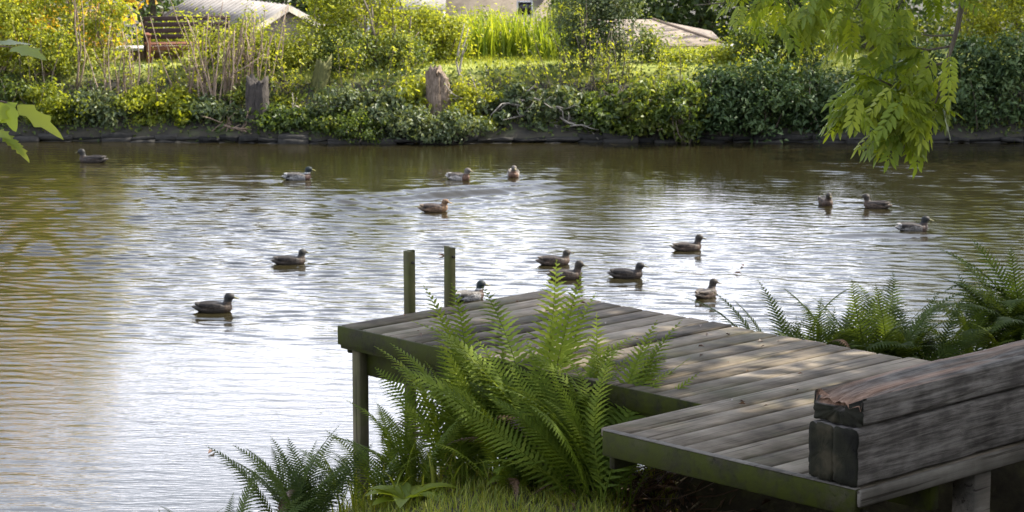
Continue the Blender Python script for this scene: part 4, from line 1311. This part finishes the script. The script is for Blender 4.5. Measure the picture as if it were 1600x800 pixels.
# sleepers
def sleeper(name, x0, x1, y0, y1, z0, z1, lab, seed, broken=False):
    r = np.random.default_rng(700 + seed)
    nL, nS = 130, 18
    # ring of the cross-section
    ring = []
    for i in range(nS): ring.append((y0 + (y1 - y0) * i / nS, z0))
    for i in range(nS): ring.append((y1, z0 + (z1 - z0) * i / nS))
    for i in range(nS): ring.append((y1 - (y1 - y0) * i / nS, z1))
    for i in range(nS): ring.append((y0, z1 - (z1 - z0) * i / nS))
    nr = len(ring)
    cy, cz = (y0 + y1) / 2, (z0 + z1) / 2
    V = np.zeros((nL, nr, 3)); T = np.zeros((nL, nr)); K = np.zeros((nL, nr))
    for i in range(nL):
        q = (i / (nL - 1)) ** 1.5
        x = x0 + (x1 - x0) * q
        for k, (yy, zz) in enumerate(ring):
            g = mnoise.noise(Vector((x * 3.5, yy * 70 + seed * 9, zz * 70))) * .004 + mnoise.noise(Vector((x * 5, yy * 14 + seed, zz * 14))) * .003
            g -= .007 * max(0, 1 - 7 * abs(mnoise.noise(Vector((x * 1.3 + 3 * seed, yy * 17, zz * 17 + seed))))) * (mnoise.noise(Vector((x * 2, yy * 9, zz * 9 + 5))) > -.05)
            dy, dzz = yy - cy, zz - cz
            cor = (abs(dy) / ((y1 - y0) / 2)) ** 6 * (abs(dzz) / ((z1 - z0) / 2)) ** 6
            sh = 1 - .07 * cor
            fy, fz = dy * sh, dzz * sh
            L_ = math.hypot(fy, fz) + 1e-6
            py_, pz_ = cy + fy + fy / L_ * g, cz + fz + fz / L_ * g
            px_ = x
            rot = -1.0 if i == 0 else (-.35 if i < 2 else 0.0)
            if broken:
                top = max(0, (zz - cz) / (z1 - cz))
                if zz >= z1 - 1e-6:
                    rg = .5 + .5 * mnoise.noise(Vector((x * 3, yy * 40, 3.3)))
                    er = math.exp(-(x - x0) / .10)
                    pz_ -= .05 * er * (0.3 + rg) + .010 * max(0, mnoise.noise(Vector((x * 1.6, yy * 16, 8)))) 
                    rot = max(er * 0.9 * (0.5 + rg), 0.9 * max(0, mnoise.noise(Vector((x * 1.3, yy * 22, 5.1)) ) + .15))
                if i == 0:
                    px_ = x0 + .010 * mnoise.noise(Vector((0, yy * 40, zz * 40))) + .035 * top * (.4 + .6 * max(0, mnoise.noise(Vector((7, yy * 30, 1)))+.5))
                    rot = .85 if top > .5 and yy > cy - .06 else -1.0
            V[i, k] = (px_, py_, pz_); K[i, k] = rot
            T[i, k] = .5
    P4 = [(i * nr + k, i * nr + (k + 1) % nr, (i + 1) * nr + (k + 1) % nr, (i + 1) * nr + k) for i in range(nL - 1) for k in range(nr)]
    # end cap as a grid fan of rings
    Vv = list(V.reshape(-1, 3)); Kk = list(K.ravel())
    prev = list(range(nr))
    for j, f in enumerate((.75, .5, .25)):
        cur = []
        for k, (yy, zz) in enumerate(ring):
            base = V[0, k]
            dep = 0.0
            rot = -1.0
            if broken and zz > cz and yy > cy - .04:
                dep = .06 * (1 - f) * (.5 + .5 * abs(mnoise.noise(Vector((f * 5, yy * 40, zz * 40))))); rot = .85
            cur.append(len(Vv))
            Vv.append(np.array([base[0] * f + (x0) * (1 - f) + dep + .0015 * mnoise.noise(Vector((yy * 60, zz * 60, seed))), cy + (base[1] - cy) * f, cz + (base[2] - cz) * f]))
            Kk.append(rot)
        for k in range(nr):
            P4.append((prev[k], cur[k], cur[(k + 1) % nr], prev[(k + 1) % nr]))
        prev = cur
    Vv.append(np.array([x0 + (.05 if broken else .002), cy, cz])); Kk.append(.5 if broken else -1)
    P3 = [(prev[k], len(Vv) - 1, prev[(k + 1) % nr]) for k in range(nr)]
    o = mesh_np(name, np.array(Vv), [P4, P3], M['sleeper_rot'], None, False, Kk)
    o.location = DK; o.rotation_euler = (0, 0, DROT)
    tag(o, lab, 'sleeper', 'old timber sleepers stacked on the jetty')
    return o


M['sleeper_rot'], n, l, p = new_mat('old_sleeper_timber')
t_ = n.new('ShaderNodeTexCoord')
mpn = n.new('ShaderNodeMapping'); mpn.inputs['Scale'].default_value = (4.5, 85, 85)
l.new(t_.outputs['Object'], mpn.inputs['Vector'])
g = n.new('ShaderNodeTexNoise'); g.inputs['Scale'].default_value = 1; g.inputs['Detail'].default_value = 9; g.inputs['Roughness'].default_value = .72; g.inputs['Distortion'].default_value = .6
l.new(mpn.outputs['Vector'], g.inputs['Vector'])
bl = n.new('ShaderNodeTexNoise'); bl.inputs['Scale'].default_value = 9; bl.inputs['Detail'].default_value = 7
l.new(t_.outputs['Object'], bl.inputs['Vector'])
sm = n.new('ShaderNodeMath'); sm.operation = 'MULTIPLY_ADD'; sm.inputs[1].default_value = .40
l.new(bl.outputs['Fac'], sm.inputs[0])
sm0 = n.new('ShaderNodeMath'); sm0.operation = 'MULTIPLY'; sm0.inputs[1].default_value = .70
l.new(g.outputs['Fac'], sm0.inputs[0]); l.new(sm0.outputs[0], sm.inputs[2])
r0 = ramp(n, [(.36, (.018, .016, .014)), (.5, (.062, .056, .050)), (.64, (.15, .138, .124))])
l.new(sm.outputs[0], r0.inputs['Fac'])
r1 = ramp(n, [(.3, (.11, .055, .032)), (.7, (.42, .27, .19))])
l.new(g.outputs['Fac'], r1.inputs['Fac'])
at_ = n.new('ShaderNodeAttribute'); at_.attribute_name = 'tint'
mxx = n.new('ShaderNodeMix'); mxx.data_type = 'RGBA'
l.new(at_.outputs['Fac'], mxx.inputs['Factor']); l.new(r0.outputs['Color'], mxx.inputs['A']); l.new(r1.outputs['Color'], mxx.inputs['B'])
# dark cracks along the grain
mp2 = n.new('ShaderNodeMapping'); mp2.inputs['Scale'].default_value = (2.0, 34, 34)
l.new(t_.outputs['Object'], mp2.inputs['Vector'])
ck = n.new('ShaderNodeTexNoise'); ck.inputs['Scale'].default_value = 1; ck.inputs['Detail'].default_value = 3
l.new(mp2.outputs['Vector'], ck.inputs['Vector'])
cr2 = ramp(n, [(.27, (.3, .29, .28)), (.33, (1, 1, 1))])
l.new(ck.outputs['Fac'], cr2.inputs['Fac'])
mu = n.new('ShaderNodeMix'); mu.data_type = 'RGBA'; mu.blend_type = 'MULTIPLY'; mu.inputs['Factor'].default_value = 1
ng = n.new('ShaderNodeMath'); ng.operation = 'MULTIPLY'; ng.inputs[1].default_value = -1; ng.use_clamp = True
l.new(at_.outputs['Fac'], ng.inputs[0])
pc = n.new('ShaderNodeMath'); pc.operation = 'ADD'; pc.inputs[1].default_value = 0; pc.use_clamp = True
l.new(at_.outputs['Fac'], pc.inputs[0]); l.new(pc.outputs[0], mxx.inputs['Factor'])
r3 = ramp(n, [(.35, (.006, .006, .005)), (.58, (.016, .016, .010)), (.72, (.042, .036, .022))])     # near-black end faces
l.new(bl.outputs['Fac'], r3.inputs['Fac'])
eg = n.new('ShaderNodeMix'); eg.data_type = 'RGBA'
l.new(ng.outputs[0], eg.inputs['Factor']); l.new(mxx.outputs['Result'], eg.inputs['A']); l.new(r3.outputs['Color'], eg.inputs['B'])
l.new(eg.outputs['Result'], mu.inputs['A']); l.new(cr2.outputs['Color'], mu.inputs['B'])
l.new(mu.outputs['Result'], p.inputs['Base Color']); p.inputs['Roughness'].default_value = .85; p.inputs['Specular IOR Level'].default_value = .1
b = n.new('ShaderNodeBump'); b.inputs['Strength'].default_value = .6; b.inputs['Distance'].default_value = .004
l.new(g.outputs['Fac'], b.inputs['Height']); l.new(b.outputs['Normal'], p.inputs['Normal'])

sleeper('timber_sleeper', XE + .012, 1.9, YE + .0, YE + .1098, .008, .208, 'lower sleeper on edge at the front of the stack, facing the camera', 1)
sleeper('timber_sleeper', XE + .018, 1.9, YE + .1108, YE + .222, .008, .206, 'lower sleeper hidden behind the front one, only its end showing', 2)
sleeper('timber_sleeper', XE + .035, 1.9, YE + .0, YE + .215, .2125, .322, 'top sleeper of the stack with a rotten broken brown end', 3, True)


# ------------------------------------------------------------------ ferns
def frond_mesh(name, L, e0, e1, wid, npin, r, mat, curl=0.0):
    """a fern frond growing from the origin towards +y, arching"""
    K = 40
    pts = [np.zeros(3)]; tan = []
    for i in range(K):
        q = (i + .5) / K
        e = e0 + (e1 - e0) * q ** 1.5
        d = np.array([curl * math.sin(q * 2.5), math.cos(e), math.sin(e)]); d /= np.linalg.norm(d)
        tan.append(d); pts.append(pts[-1] + d * L / K)
    tan.append(tan[-1])
    pts = np.array(pts); tan = np.array(tan)
    mb = MB()
    mb.tube([pts[i] for i in range(0, K + 1, 5)], [.0042 * (1.05 - i / K) + .0007 for i in range(0, K + 1, 5)], 4, .55)
    for j in range(npin):
        q = .16 + .83 * (j / (npin - 1)) ** .9
        fi = q * K; i0 = min(int(fi), K - 1); p = pts[i0] + (pts[i0 + 1] - pts[i0]) * (fi - i0); tt = tan[i0]
        prof = math.sin(PI * min(1, (q - .10) / .90) ** .75) ** .8 if q < .999 else 0.02
        pl = wid * max(prof, .05)
        for s in (-1, 1):
            side = np.array([s, 0, 0.0])
            nm = np.cross(np.array([1.0, 0, 0]), tt)
            fw = .38 + .35 * q
            d = side * 1.0 + tt * fw + nm * (.12 + r.normal() * .05)
            d /= np.linalg.norm(d)
            le = pl * r.uniform(.9, 1.08)
            bw = min(.014, L / npin * .36) * (.5 + .5 * prof)
            wdir = tt - d * np.dot(tt, d); wdir /= np.linalg.norm(wdir)
            p_ = p + tt * (L / npin * .25 * s)
            V = []; seg = 8
            for g_ in range(seg + 1):
                a = g_ / seg
                c = p_ + d * le * a - nm * le * (.22 * a * a) + np.array([0, 0, -.06 * le * a * a])
                ww = bw * (1 - a ** 1.6) * (1.15 if g_ % 2 else .6) + .0004
                V += [c - wdir * ww, c + wdir * ww - nm * ww * .3]
            mb.add(V, P4=[(2 * g_, 2 * g_ + 1, 2 * g_ + 3, 2 * g_ + 2) for g_ in range(seg)], t=float(np.clip(.28 + .3 * q + r.normal() * .08, 0, 1)))
    o = mb.build(name, mat)
    me = o.data
    tipv = pts[-1]
    bpy.data.objects.remove(o)
    return me, tipv


fr = np.random.default_rng(42)
FR, FRD, FDRY = [], [], []
for k in range(10):
    e0 = R(fr.uniform(72, 84)); e1 = R([42, 26, 10, -8, -22, -38, 18, -12, 34, -50][k])
    L = 1.0
    FR.append(frond_mesh('frond', L, e0, e1, fr.uniform(.115, .155), 30, fr, M['fern'], fr.uniform(-.2, .2)))
    if k in (4, 5, 9):
        FDRY.append(frond_mesh('frond', L, e0, e1 - .3, fr.uniform(.08, .12), 28, fr, M['dry'], fr.uniform(-.3, .3)))
    FRD.append(frond_mesh('frond', L, e0, e1, fr.uniform(.115, .155), 30, fr, M['fern_dark'], fr.uniform(-.2, .2)))


def fern(loc, lab, n, size, bank=None, seed=0, az=(0, 360), spread=.06, kinds=None, extra=()):
    r = np.random.default_rng(1200 + seed)
    t = thing('fern', lab, 'fern', loc, 0, 'ferns growing on the near bank')
    bank = bank or FR
    for k in range(n):
        me, tip = bank[kinds[r.integers(len(kinds))] if kinds else r.integers(len(bank))]
        if k % 19 == 7:
            me = FDRY[k % 3][0]
        o = bpy.data.objects.new('frond', me); C.objects.link(o); o.parent = t
        a = az[0] + (az[1] - az[0]) * (k + r.uniform(0, .8)) / n
        s = size * r.uniform(.65, 1.1)
        o.location = (r.normal() * spread, r.normal() * spread, -.02)
        o.rotation_euler = (r.normal() * .18 - .06, r.normal() * .24, R(a) - PI / 2)
        o.scale = (s * r.uniform(.85, 1.1), s, s)
    for (az_, kind, s, tx) in extra:
        me, tip = bank[kind]
        o = bpy.data.objects.new('frond', me); C.objects.link(o); o.parent = t
        o.rotation_euler = (tx, 0, R(az_) - PI / 2); o.scale = (s, s, s)
    return t


def gz(x, y):
    return float(near_z(np.array(x), np.array(y)))


def on_bank(x, y):
    return (x, y, gz(x, y) - .02)


# the large clump in front of the jetty
UP = [0, 1, 6, 8, 2]
fern(on_bank(.12, 10.14), 'large fern in the middle of the clump before the jetty', 56, .78, FR, 1, az=(-25, 205), kinds=UP + [3], extra=[(75, 0, .95, .1), (115, 1, .98, 0), (55, 8, .92, 0), (150, 2, .95, 0), (95, 0, 1.02, 0)])
fern(on_bank(-.16, 10.28), 'large fern on the left of the clump before the jetty', 34, .70, FR, 2, az=(-10, 165), kinds=UP, extra=[(140, 0, .9, 0), (120, 0, .9, 0), (150, 1, .72, 0), (185, 6, .55, 0)])
fern(on_bank(-.38, 10.26), 'smaller fern just right of the tall jetty post', 24, .46, FR, 3, az=(-20, 200), kinds=UP)
fern(on_bank(.36, 9.88), 'large fern on the right of the clump, inside the jetty corner', 40, .74, FR, 4, az=(10, 200), kinds=UP, extra=[(35, 8, .85, 0), (60, 0, .8, 0), (85, 8, .85, 0)])
fern(on_bank(-.02, 10.08), 'short fern at the front foot of the clump', 16, .42, FR, 5, az=(150, 390))
fern(on_bank(-.56, 10.22), 'low fern at the foot of the tall jetty post, on its right', 22, .44, FR, 15, az=(-10, 190))
fern(on_bank(.27, 9.98), 'bushy fern between the middle and the right fern of the clump', 34, .74, FR, 16, az=(20, 160), kinds=UP + [3])
# bottom left
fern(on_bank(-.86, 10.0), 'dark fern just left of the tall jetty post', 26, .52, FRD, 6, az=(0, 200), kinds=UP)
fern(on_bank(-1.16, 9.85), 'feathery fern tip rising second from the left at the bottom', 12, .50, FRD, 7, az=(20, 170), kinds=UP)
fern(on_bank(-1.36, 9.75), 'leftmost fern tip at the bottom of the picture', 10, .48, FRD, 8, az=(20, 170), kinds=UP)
# behind the jetty, right
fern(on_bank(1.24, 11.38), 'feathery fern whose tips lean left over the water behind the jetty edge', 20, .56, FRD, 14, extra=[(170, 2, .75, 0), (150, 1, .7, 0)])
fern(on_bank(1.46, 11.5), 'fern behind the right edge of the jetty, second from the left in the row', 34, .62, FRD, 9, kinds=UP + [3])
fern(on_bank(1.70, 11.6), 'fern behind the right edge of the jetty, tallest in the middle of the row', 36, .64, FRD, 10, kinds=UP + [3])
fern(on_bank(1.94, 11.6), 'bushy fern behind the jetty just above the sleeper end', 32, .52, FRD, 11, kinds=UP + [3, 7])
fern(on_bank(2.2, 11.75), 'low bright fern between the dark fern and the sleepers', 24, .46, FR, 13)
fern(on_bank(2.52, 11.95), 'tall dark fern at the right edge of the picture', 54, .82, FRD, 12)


# ------------------------------------------------------------------ near grass, broad leaves, litter
r = np.random.default_rng(88)
def grass_patch(n, xr, yr, hmin, hmax, keep=None):
    gx = r.uniform(*xr, n); gy = r.uniform(*yr, n)
    if keep is not None:
        k = keep(gx, gy); gx, gy = gx[k], gy[k]
    return gx, gy, r.uniform(hmin, hmax, len(gx))
sets = [
    grass_patch(11000, (-1.2, .7), (9.3, 10.6), .03, .085, lambda x, y: y < near_crest(x) + .1),
    grass_patch(170, (-.75, .15), (10.05, 10.45), .10, .26),
    grass_patch(2600, (1.2, 2.8), (10.9, 12.6), .04, .13, lambda x, y: (y < near_crest(x) + .15) & (y > near_crest(x) - .7)),
    grass_patch(2500, (.5, 2.0), (8.8, 9.9), .03, .08, lambda x, y: fbm(x, y, 9, 3) > .1),
]
gx = np.concatenate([s[0] for s in sets]); gy = np.concatenate([s[1] for s in sets]); gh = np.concatenate([s[2] for s in sets])
n = len(gx); gzz = near_z(gx, gy) + .03 * fbm(gx, gy, 3, 2.0) - .008
a = r.uniform(0, 2 * PI, n); lean = r.uniform(.1, .9, n) * gh
dx, dy = np.cos(a), np.sin(a)
wd = np.clip(gh * .03, .0015, .0045)
V = np.zeros((n, 7, 3))
for i, (q, wf) in enumerate([(0, 1), (.4, .9), (.75, .6)]):
    cx = gx + dx * lean * q * q; cy = gy + dy * lean * q * q; cz = gzz + gh * (q - .3 * q * q * lean / gh)
    V[:, 2 * i] = np.stack([cx - dy * wd * wf, cy + dx * wd * wf, cz], 1)
    V[:, 2 * i + 1] = np.stack([cx + dy * wd * wf, cy - dx * wd * wf, cz], 1)
V[:, 6] = np.stack([gx + dx * lean, gy + dy * lean, gzz + gh * .8], 1)
i7 = np.arange(n) * 7
P4 = np.concatenate([np.stack([i7, i7 + 1, i7 + 3, i7 + 2], 1), np.stack([i7 + 2, i7 + 3, i7 + 5, i7 + 4], 1)])
P3 = np.stack([i7 + 4, i7 + 5, i7 + 6], 1)
tag(mesh_np('bank_grass', V.reshape(-1, 3), [P4, P3], M['grass'], None, False, np.repeat(np.clip(r.normal(.5, .25, n), 0, 1), 7)),
    'short and tufted yellow green grass on the near bank', 'grass', kind='stuff')

plant = thing('broad_leaved_plant', 'low plant with broad bright green leaves at the foot of the tall jetty post', 'plant', (at(640, 800, 2.12).x, 10.0, gz(-.42, 10.0)))
r = np.random.default_rng(91)
for k in range(11):
    a = k / 11 * 2 * PI + r.normal() * .2; L = r.uniform(.13, .24); lift = r.uniform(.3, .9)
    d = np.array([math.cos(a), math.sin(a), 0]); s = np.array([-d[1], d[0], 0])
    V = []
    for i in range(7):
        q = i / 6
        c = d * L * q + np.array([0, 0, L * (lift * q - .7 * lift * q * q) + .01])
        w = .036 * math.sin(PI * min(1, q * .93 + .07)) ** .8
        V += [c - s * w + np.array([0, 0, .35 * w]), c, c + s * w + np.array([0, 0, .35 * w])]
    P4 = [(3 * i + j, 3 * i + j + 1, 3 * i + j + 4, 3 * i + j + 3) for i in range(6) for j in (0, 1)]
    mb = MB(); mb.add(V, P4=P4, t=float(r.uniform(.4, .9))); mb.build('leaf', M['strap'], plant, True)

mb = MB()
r = np.random.default_rng(93)
for k in range(190):
    x = r.normal(.52, .20); y = r.normal(10.22, .13); z = gz(x, y) + .01
    a = r.uniform(0, 2 * PI); L = r.uniform(.08, .34)
    p1 = np.array([x + math.cos(a) * L, y + math.sin(a) * L * .6, z + r.uniform(.0, .16)])
    mb.tube(stem_pts((x, y, z), p1, .12, r, 4), [.0035, .003, .0026, .002, .001], 4, r.uniform(0, 1))
for k in range(500):
    x = r.normal(.55, .24); y = r.normal(10.15, .16); z = gz(x, y) + r.uniform(.005, .03)
    V, P = leaf_cloud(np.array([[x, y, z]]), rand_unit(1, r) + np.array([[0, 0, 1.2]]), np.array([r.uniform(.03, .07)]), r, .4)
    mb.add(V, P3=P, t=float(r.uniform(0, 1)))
tag(mb.build('dead_bracken', M['dry']), 'heap of brown dead fern stalks and litter under the jetty corner', 'litter', kind='stuff')


# ------------------------------------------------------------------ overhanging ash tree on the right
def pinnate(mb_list, p, d, nrm, L, r, npair=5, lw=.024, ll=.066):
    """one compound leaf: returns arrays for leaflets"""
    d = d / np.linalg.norm(d); s = np.cross(d, nrm); s /= np.linalg.norm(s); nn = np.cross(s, d)
    V, P = [], []
    def leaflet(b0, dd, ll_, lw_):
        dd = dd / np.linalg.norm(dd); ss = np.cross(dd, nn); ss /= np.linalg.norm(ss)
        i = len(V)
        g = np.array([0, 0, -1.0]) * ll_ * .18
        V.extend([b0, b0 + dd * ll_ * .38 + ss * lw_ * .5 + nn * lw_ * .12, b0 + dd * ll_ * .75 + ss * lw_ * .36 + g * .5, b0 + dd * ll_ + g,
                  b0 + dd * ll_ * .75 - ss * lw_ * .36 + g * .5, b0 + dd * ll_ * .38 - ss * lw_ * .5 + nn * lw_ * .12])
        P.extend([(i, i + 1, i + 2, i + 3), (i, i + 3, i + 4, i + 5)])
    for k in range(npair):
        q = .25 + .68 * k / (npair - 1)
        b0 = p + d * L * q + np.array([0, 0, -1]) * L * .16 * q * q
        for sg in (-1, 1):
            leaflet(b0, d * .65 + s * sg + np.array([0, 0, -.25]) + r.normal(size=3) * .08, ll * r.uniform(.8, 1.1), lw * r.uniform(.85, 1.1))
    leaflet(p + d * L + np.array([0, 0, -1]) * L * .16, d + np.array([0, 0, -.3]), ll * 1.05, lw)
    # rachis as a thin strip
    i = len(V)
    e = p + d * L + np.array([0, 0, -1]) * L * .16
    V.extend([p - s * .0012, p + s * .0012, e + s * .0008, e - s * .0008]); P.append((i, i + 1, i + 2, i + 3))
    mb_list.add(np.array(V), P4=P, t=float(np.clip(r.normal(.5, .2), 0, 1)))


ash = thing('ash_tree', 'ash tree at the right with a leafy branch hanging into the view over the pond', 'tree', (5.6, 9.6, 2.75))
AO = np.array([5.6, 9.6, 2.75])
r = np.random.default_rng(130)
mb = MB()
mb.tube([(0, 0, -.3), (.05, .05, 1.2), (-.05, .1, 2.6), (-.3, .15, 4.2), (-.6, .2, 6.0), (-.8, .2, 8.0)], [.24, .2, .17, .14, .09, .03], 12)
mb.build('trunk', M['bark'], ash, True)
mb = MB()
def L_(px, py, d): return np.array(at_d(px, py, d)) - AO
bough_end = L_(1520, -260, 9.3)
mb.tube([(-.2, .15, 3.4), (-1.2, .1, 4.2), (-2.4, -.1, 4.3), tuple(L_(1680, -420, 9.5)), tuple(bough_end), tuple(L_(1400, -150, 9.2)), tuple(L_(1230, -90, 9.3)), tuple(L_(1080, -40, 9.4))],
        [.09, .075, .06, .045, .032, .022, .015, .008], 8)
tops = []
for k in range(16):
    a = r.uniform(0, 2 * PI); q = r.uniform(2.6, 7)
    p0 = np.array([-.1 * q, .2, q]); p1 = p0 + np.array([math.cos(a) * r.uniform(1.2, 2.6), math.sin(a) * r.uniform(1.2, 2.6), r.uniform(.2, 1.2)])
    pts = stem_pts(p0, p1, .08, r, 6)
    mb.tube(pts, [.05, .042, .034, .027, .02, .013, .006], 6)
    tops += pts[2:]
mb.build('boughs', M['bark'], ash, True)
# hanging branch and its twigs, followed from the photograph
hang = MB()
paths = [
    [(1520, -260), (1516, -120), (1506, -10), (1497, 40), (1487, 75), (1478, 98), (1470, 130), (1466, 148), (1460, 165)],
    [(1478, 98), (1450, 104), (1420, 120), (1395, 135), (1370, 150), (1340, 155), (1325, 160)],
    [(1468, 150), (1440, 165), (1415, 190), (1400, 185), (1385, 190)],
    [(1460, 170), (1440, 185), (1420, 190), (1405, 194)],
    [(1488, 72), (1450, 78), (1410, 70), (1390, 62)],
    [(1492, 55), (1455, 56), (1420, 50)],
    [(1395, 135), (1375, 125), (1355, 128)],
    [(1400, -150), (1370, -50), (1340, 10), (1320, 35)],
    [(1230, -90), (1225, -20), (1240, 25)],
    [(1230, -90), (1180, -30), (1130, 5), (1085, 8)],
    [(1460, -180), (1440, -60), (1410, 0), (1395, 30)],
    [(1300, -110), (1290, -40), (1270, 20)],
]
leaf_spots = []
for k, pth in enumerate(paths):
    dd = 9.25 + r.normal() * .06
    pts = [L_(px, py, 9.25 + .05 * math.sin(px * .02) + (k % 3 - 1) * .06 * (i / len(pth))) for i, (px, py) in enumerate(pth)]
    r0_ = .0135 if k == 0 else .0055
    hang.tube(pts, [max(r0_ * (1 - .75 * i / (len(pts) - 1)), .0016) for i in range(len(pts))], 6)
    for i in range(1, len(pts)):
        leaf_spots.append((pts[i], pts[i] - pts[i - 1], pth[i], k))
hang.build('hanging_branch', M['bark'], ash, True)
spr = MB()
for pos, d, (px, py), k in leaf_spots:
    if (k == 0 and py < 95) or (px < 1190 and py > -15):
        continue
    m = 4 if py > 90 else 3
    for j in range(m):
        dv = d / np.linalg.norm(d) * .5 + r.normal(size=3) * np.array([.55, .55, .3]) + np.array([-.12, 0, -.45])
        pinnate(spr, pos + r.normal(size=3) * .025, dv, np.array([r.normal() * .4, r.normal() * .4 - .3, 1.0]), r.uniform(.095, .13), r, 5, .0185, .047)
# fill the body of the hanging spray
for j in range(46):
    u = r.random(); v = r.random()
    px = 1335 + 125 * u; py = 78 + 98 * v * (.5 + .5 * u) + 38 * (1 - u)
    pos = L_(px, py, 9.25 + r.normal() * .14)
    dv = np.array([r.normal() * .7 - .25, r.normal() * .5, -.40 + r.normal() * .28])
    pinnate(spr, pos, dv, np.array([r.normal() * .4, r.normal() * .4 - .3, 1.0]), r.uniform(.095, .13), r, 5, .0185, .046)
for j in range(56):
    px = r.uniform(1130, 1490); py = r.uniform(-130, 34) if px > 1180 else r.uniform(-120, 0)
    pos = L_(px, py, 9.3 + r.normal() * .25)
    dv = np.array([r.normal() * .6, r.normal() * .5, -.5 + r.normal() * .3])
    pinnate(spr, pos, dv, np.array([r.normal() * .4, r.normal() * .4 - .2, 1.0]), r.uniform(.095, .13), r, 5, .0185, .047)
for j in range(42):
    px = r.uniform(1120, 1330); py = r.uniform(-90, 22)
    pos = L_(px, py, 9.3 + r.normal() * .2)
    dv = np.array([r.normal() * .7, r.normal() * .5, -.25 + r.normal() * .3])
    pinnate(spr, pos, dv, np.array([r.normal() * .4, r.normal() * .4 - .2, 1.0]), r.uniform(.08, .11), r, 5, .016, .040)
spr.build('leaves', M['ash_leaf'], ash)
# crown above and beside the picture
V, P, T, c = foliage_mesh(6.8, 6.6, 6.2, 42000, .17, r, .0, 120, .5, .8, .3, .1, .42, .2)
V = V + np.array([-1.3, .8, 2.6])
V2, P2, T2, c2 = foliage_mesh(4.2, 5.0, 3.6, 16000, .17, r, .0, 60, .5, .8, .3, .1, .42, .1)
V = np.concatenate([V, V2 + np.array([-.5, 1.7, 2.4])]); T = np.concatenate([T, T2])
q = V.reshape(-1, 4, 3)
keep = np.ones(len(q), bool)
cw = q.mean(1) + AO
cz_ = cw[:, 2] - (H_CAM - cw[:, 1] * .055)          # stay clear of the view
keep &= (cz_ > .35) | (cw[:, 0] > .225 * cw[:, 1] + .5)
# gaps in the crown that let the sun through to the deck
for (gpx, gpy, gr, gzl) in ((1120, 573, .16, 2.8), (1225, 562, .115, 2.8), (1240, 628, .11, 2.8), (1300, 560, .04, 2.8), (1590, 545, .07, 3.1), (850, 788, .8, 2.3), (640, 790, .25, 2.2),
                            (1060, 600, .06, 2.8), (850, 620, .13, 2.7), (950, 520, .12, 2.9), (680, 640, .14, 2.6), (1350, 480, .25, 2.8)):
    gp = np.array(at(gpx, gpy, gzl))
    sh = cw - np.array(SUN)[None, :] * ((cw[:, 2] - gzl) / SUN.z)[:, None]
    keep &= (r.random(len(q)) < .22) | ~((np.abs((sh - gp)[:, 0] * .6 + (sh - gp)[:, 1] * .6) / (1.6 * gr)) ** 2 + (((sh - gp)[:, 0] - (sh - gp)[:, 1]) * .7 / gr) ** 2 < 1)
ii = np.where(keep)[0]
Vk = q[ii].reshape(-1, 3); i4 = np.arange(len(ii)) * 4
Pk = np.concatenate([np.stack([i4, i4 + 1, i4 + 2], 1), np.stack([i4, i4 + 2, i4 + 3], 1)])
mesh_np('crown', Vk, [Pk], M['ash_leaf'], ash, False, np.repeat(T.reshape(-1, 4)[ii][:, 0], 4))


# ------------------------------------------------------------------ maple branch entering at the left
mp_t = thing('maple_branch', 'bright green lobed maple leaves on a twig entering at the left edge', 'branch', tuple(at_d(-160, 120, 8.5)))
MO = np.array(mp_t.location)
def ML(px, py, d=8.5): return np.array(at_d(px, py, d)) - MO
mb = MB()
mb.tube([ML(-420, 40), ML(-160, 120), ML(-60, 148), ML(10, 160), ML(28, 164)], [.012, .009, .006, .003, .002], 6)
mb.tube([ML(-160, 120), ML(-60, 85), ML(0, 72), ML(20, 74)], [.006, .004, .003, .0015], 6)
mb.tube([ML(-160, 120), ML(-80, 190), ML(-20, 205), ML(0, 212)], [.006, .004, .003, .0015], 6)
mb.build('twig', M['stump'], mp_t, True)
def lobed(p, tip, nrm, w, r, t):
    p, tip = np.array(p), np.array(tip)
    d = tip - p; L = np.linalg.norm(d); d /= L
    s = np.cross(nrm, d); s /= np.linalg.norm(s); nn = np.cross(d, s)
    prof = [(0, .05), (.08, .22), (.2, .46), (.30, .30), (.42, .34), (.56, .50), (.62, .26), (.78, .2), (.9, .12), (1, 0)]
    V = []
    for q, wv_ in prof:
        c = p + d * L * q - nn * L * .12 * q * q
        V += [c + s * w * wv_ + nn * w * .12 * wv_, c, c - s * w * wv_ * r.uniform(.85, 1.1) + nn * w * .12 * wv_]
    P4 = [(3 * i + j, 3 * i + j + 1, 3 * i + j + 4, 3 * i + j + 3) for i in range(len(prof) - 1) for j in (0, 1)]
    m = MB(); m.add(V, P4=P4, t=t); return m.build('leaf', M['strap'], mp_t, True)
r = np.random.default_rng(140)
lobed(ML(28, 164), ML(97, 208, 8.35), np.array([.3, -.75, .55]), .075, r, .95)
lobed(ML(10, 160), ML(22, 205, 8.45), np.array([-.3, -.8, .3]), .09, r, .6)
lobed(ML(0, 158), ML(-12, 200, 8.45), np.array([.1, -.8, .4]), .09, r, .7)
lobed(ML(20, 74), ML(72, 86, 8.4), np.array([.1, -.35, .9]), .09, r, .7)
lobed(ML(-5, 70), ML(60, 60, 8.7), np.array([.0, -.3, .9]), .10, r, .3)
for k in range(5):
    lobed(ML(-6 + 6 * k, 205 + 4 * k), ML(16 + 8 * k, 214 + 9 * k, 8.45), np.array([.2, -.6 + .1 * k, .7]), .05, r, .6 + .08 * k)
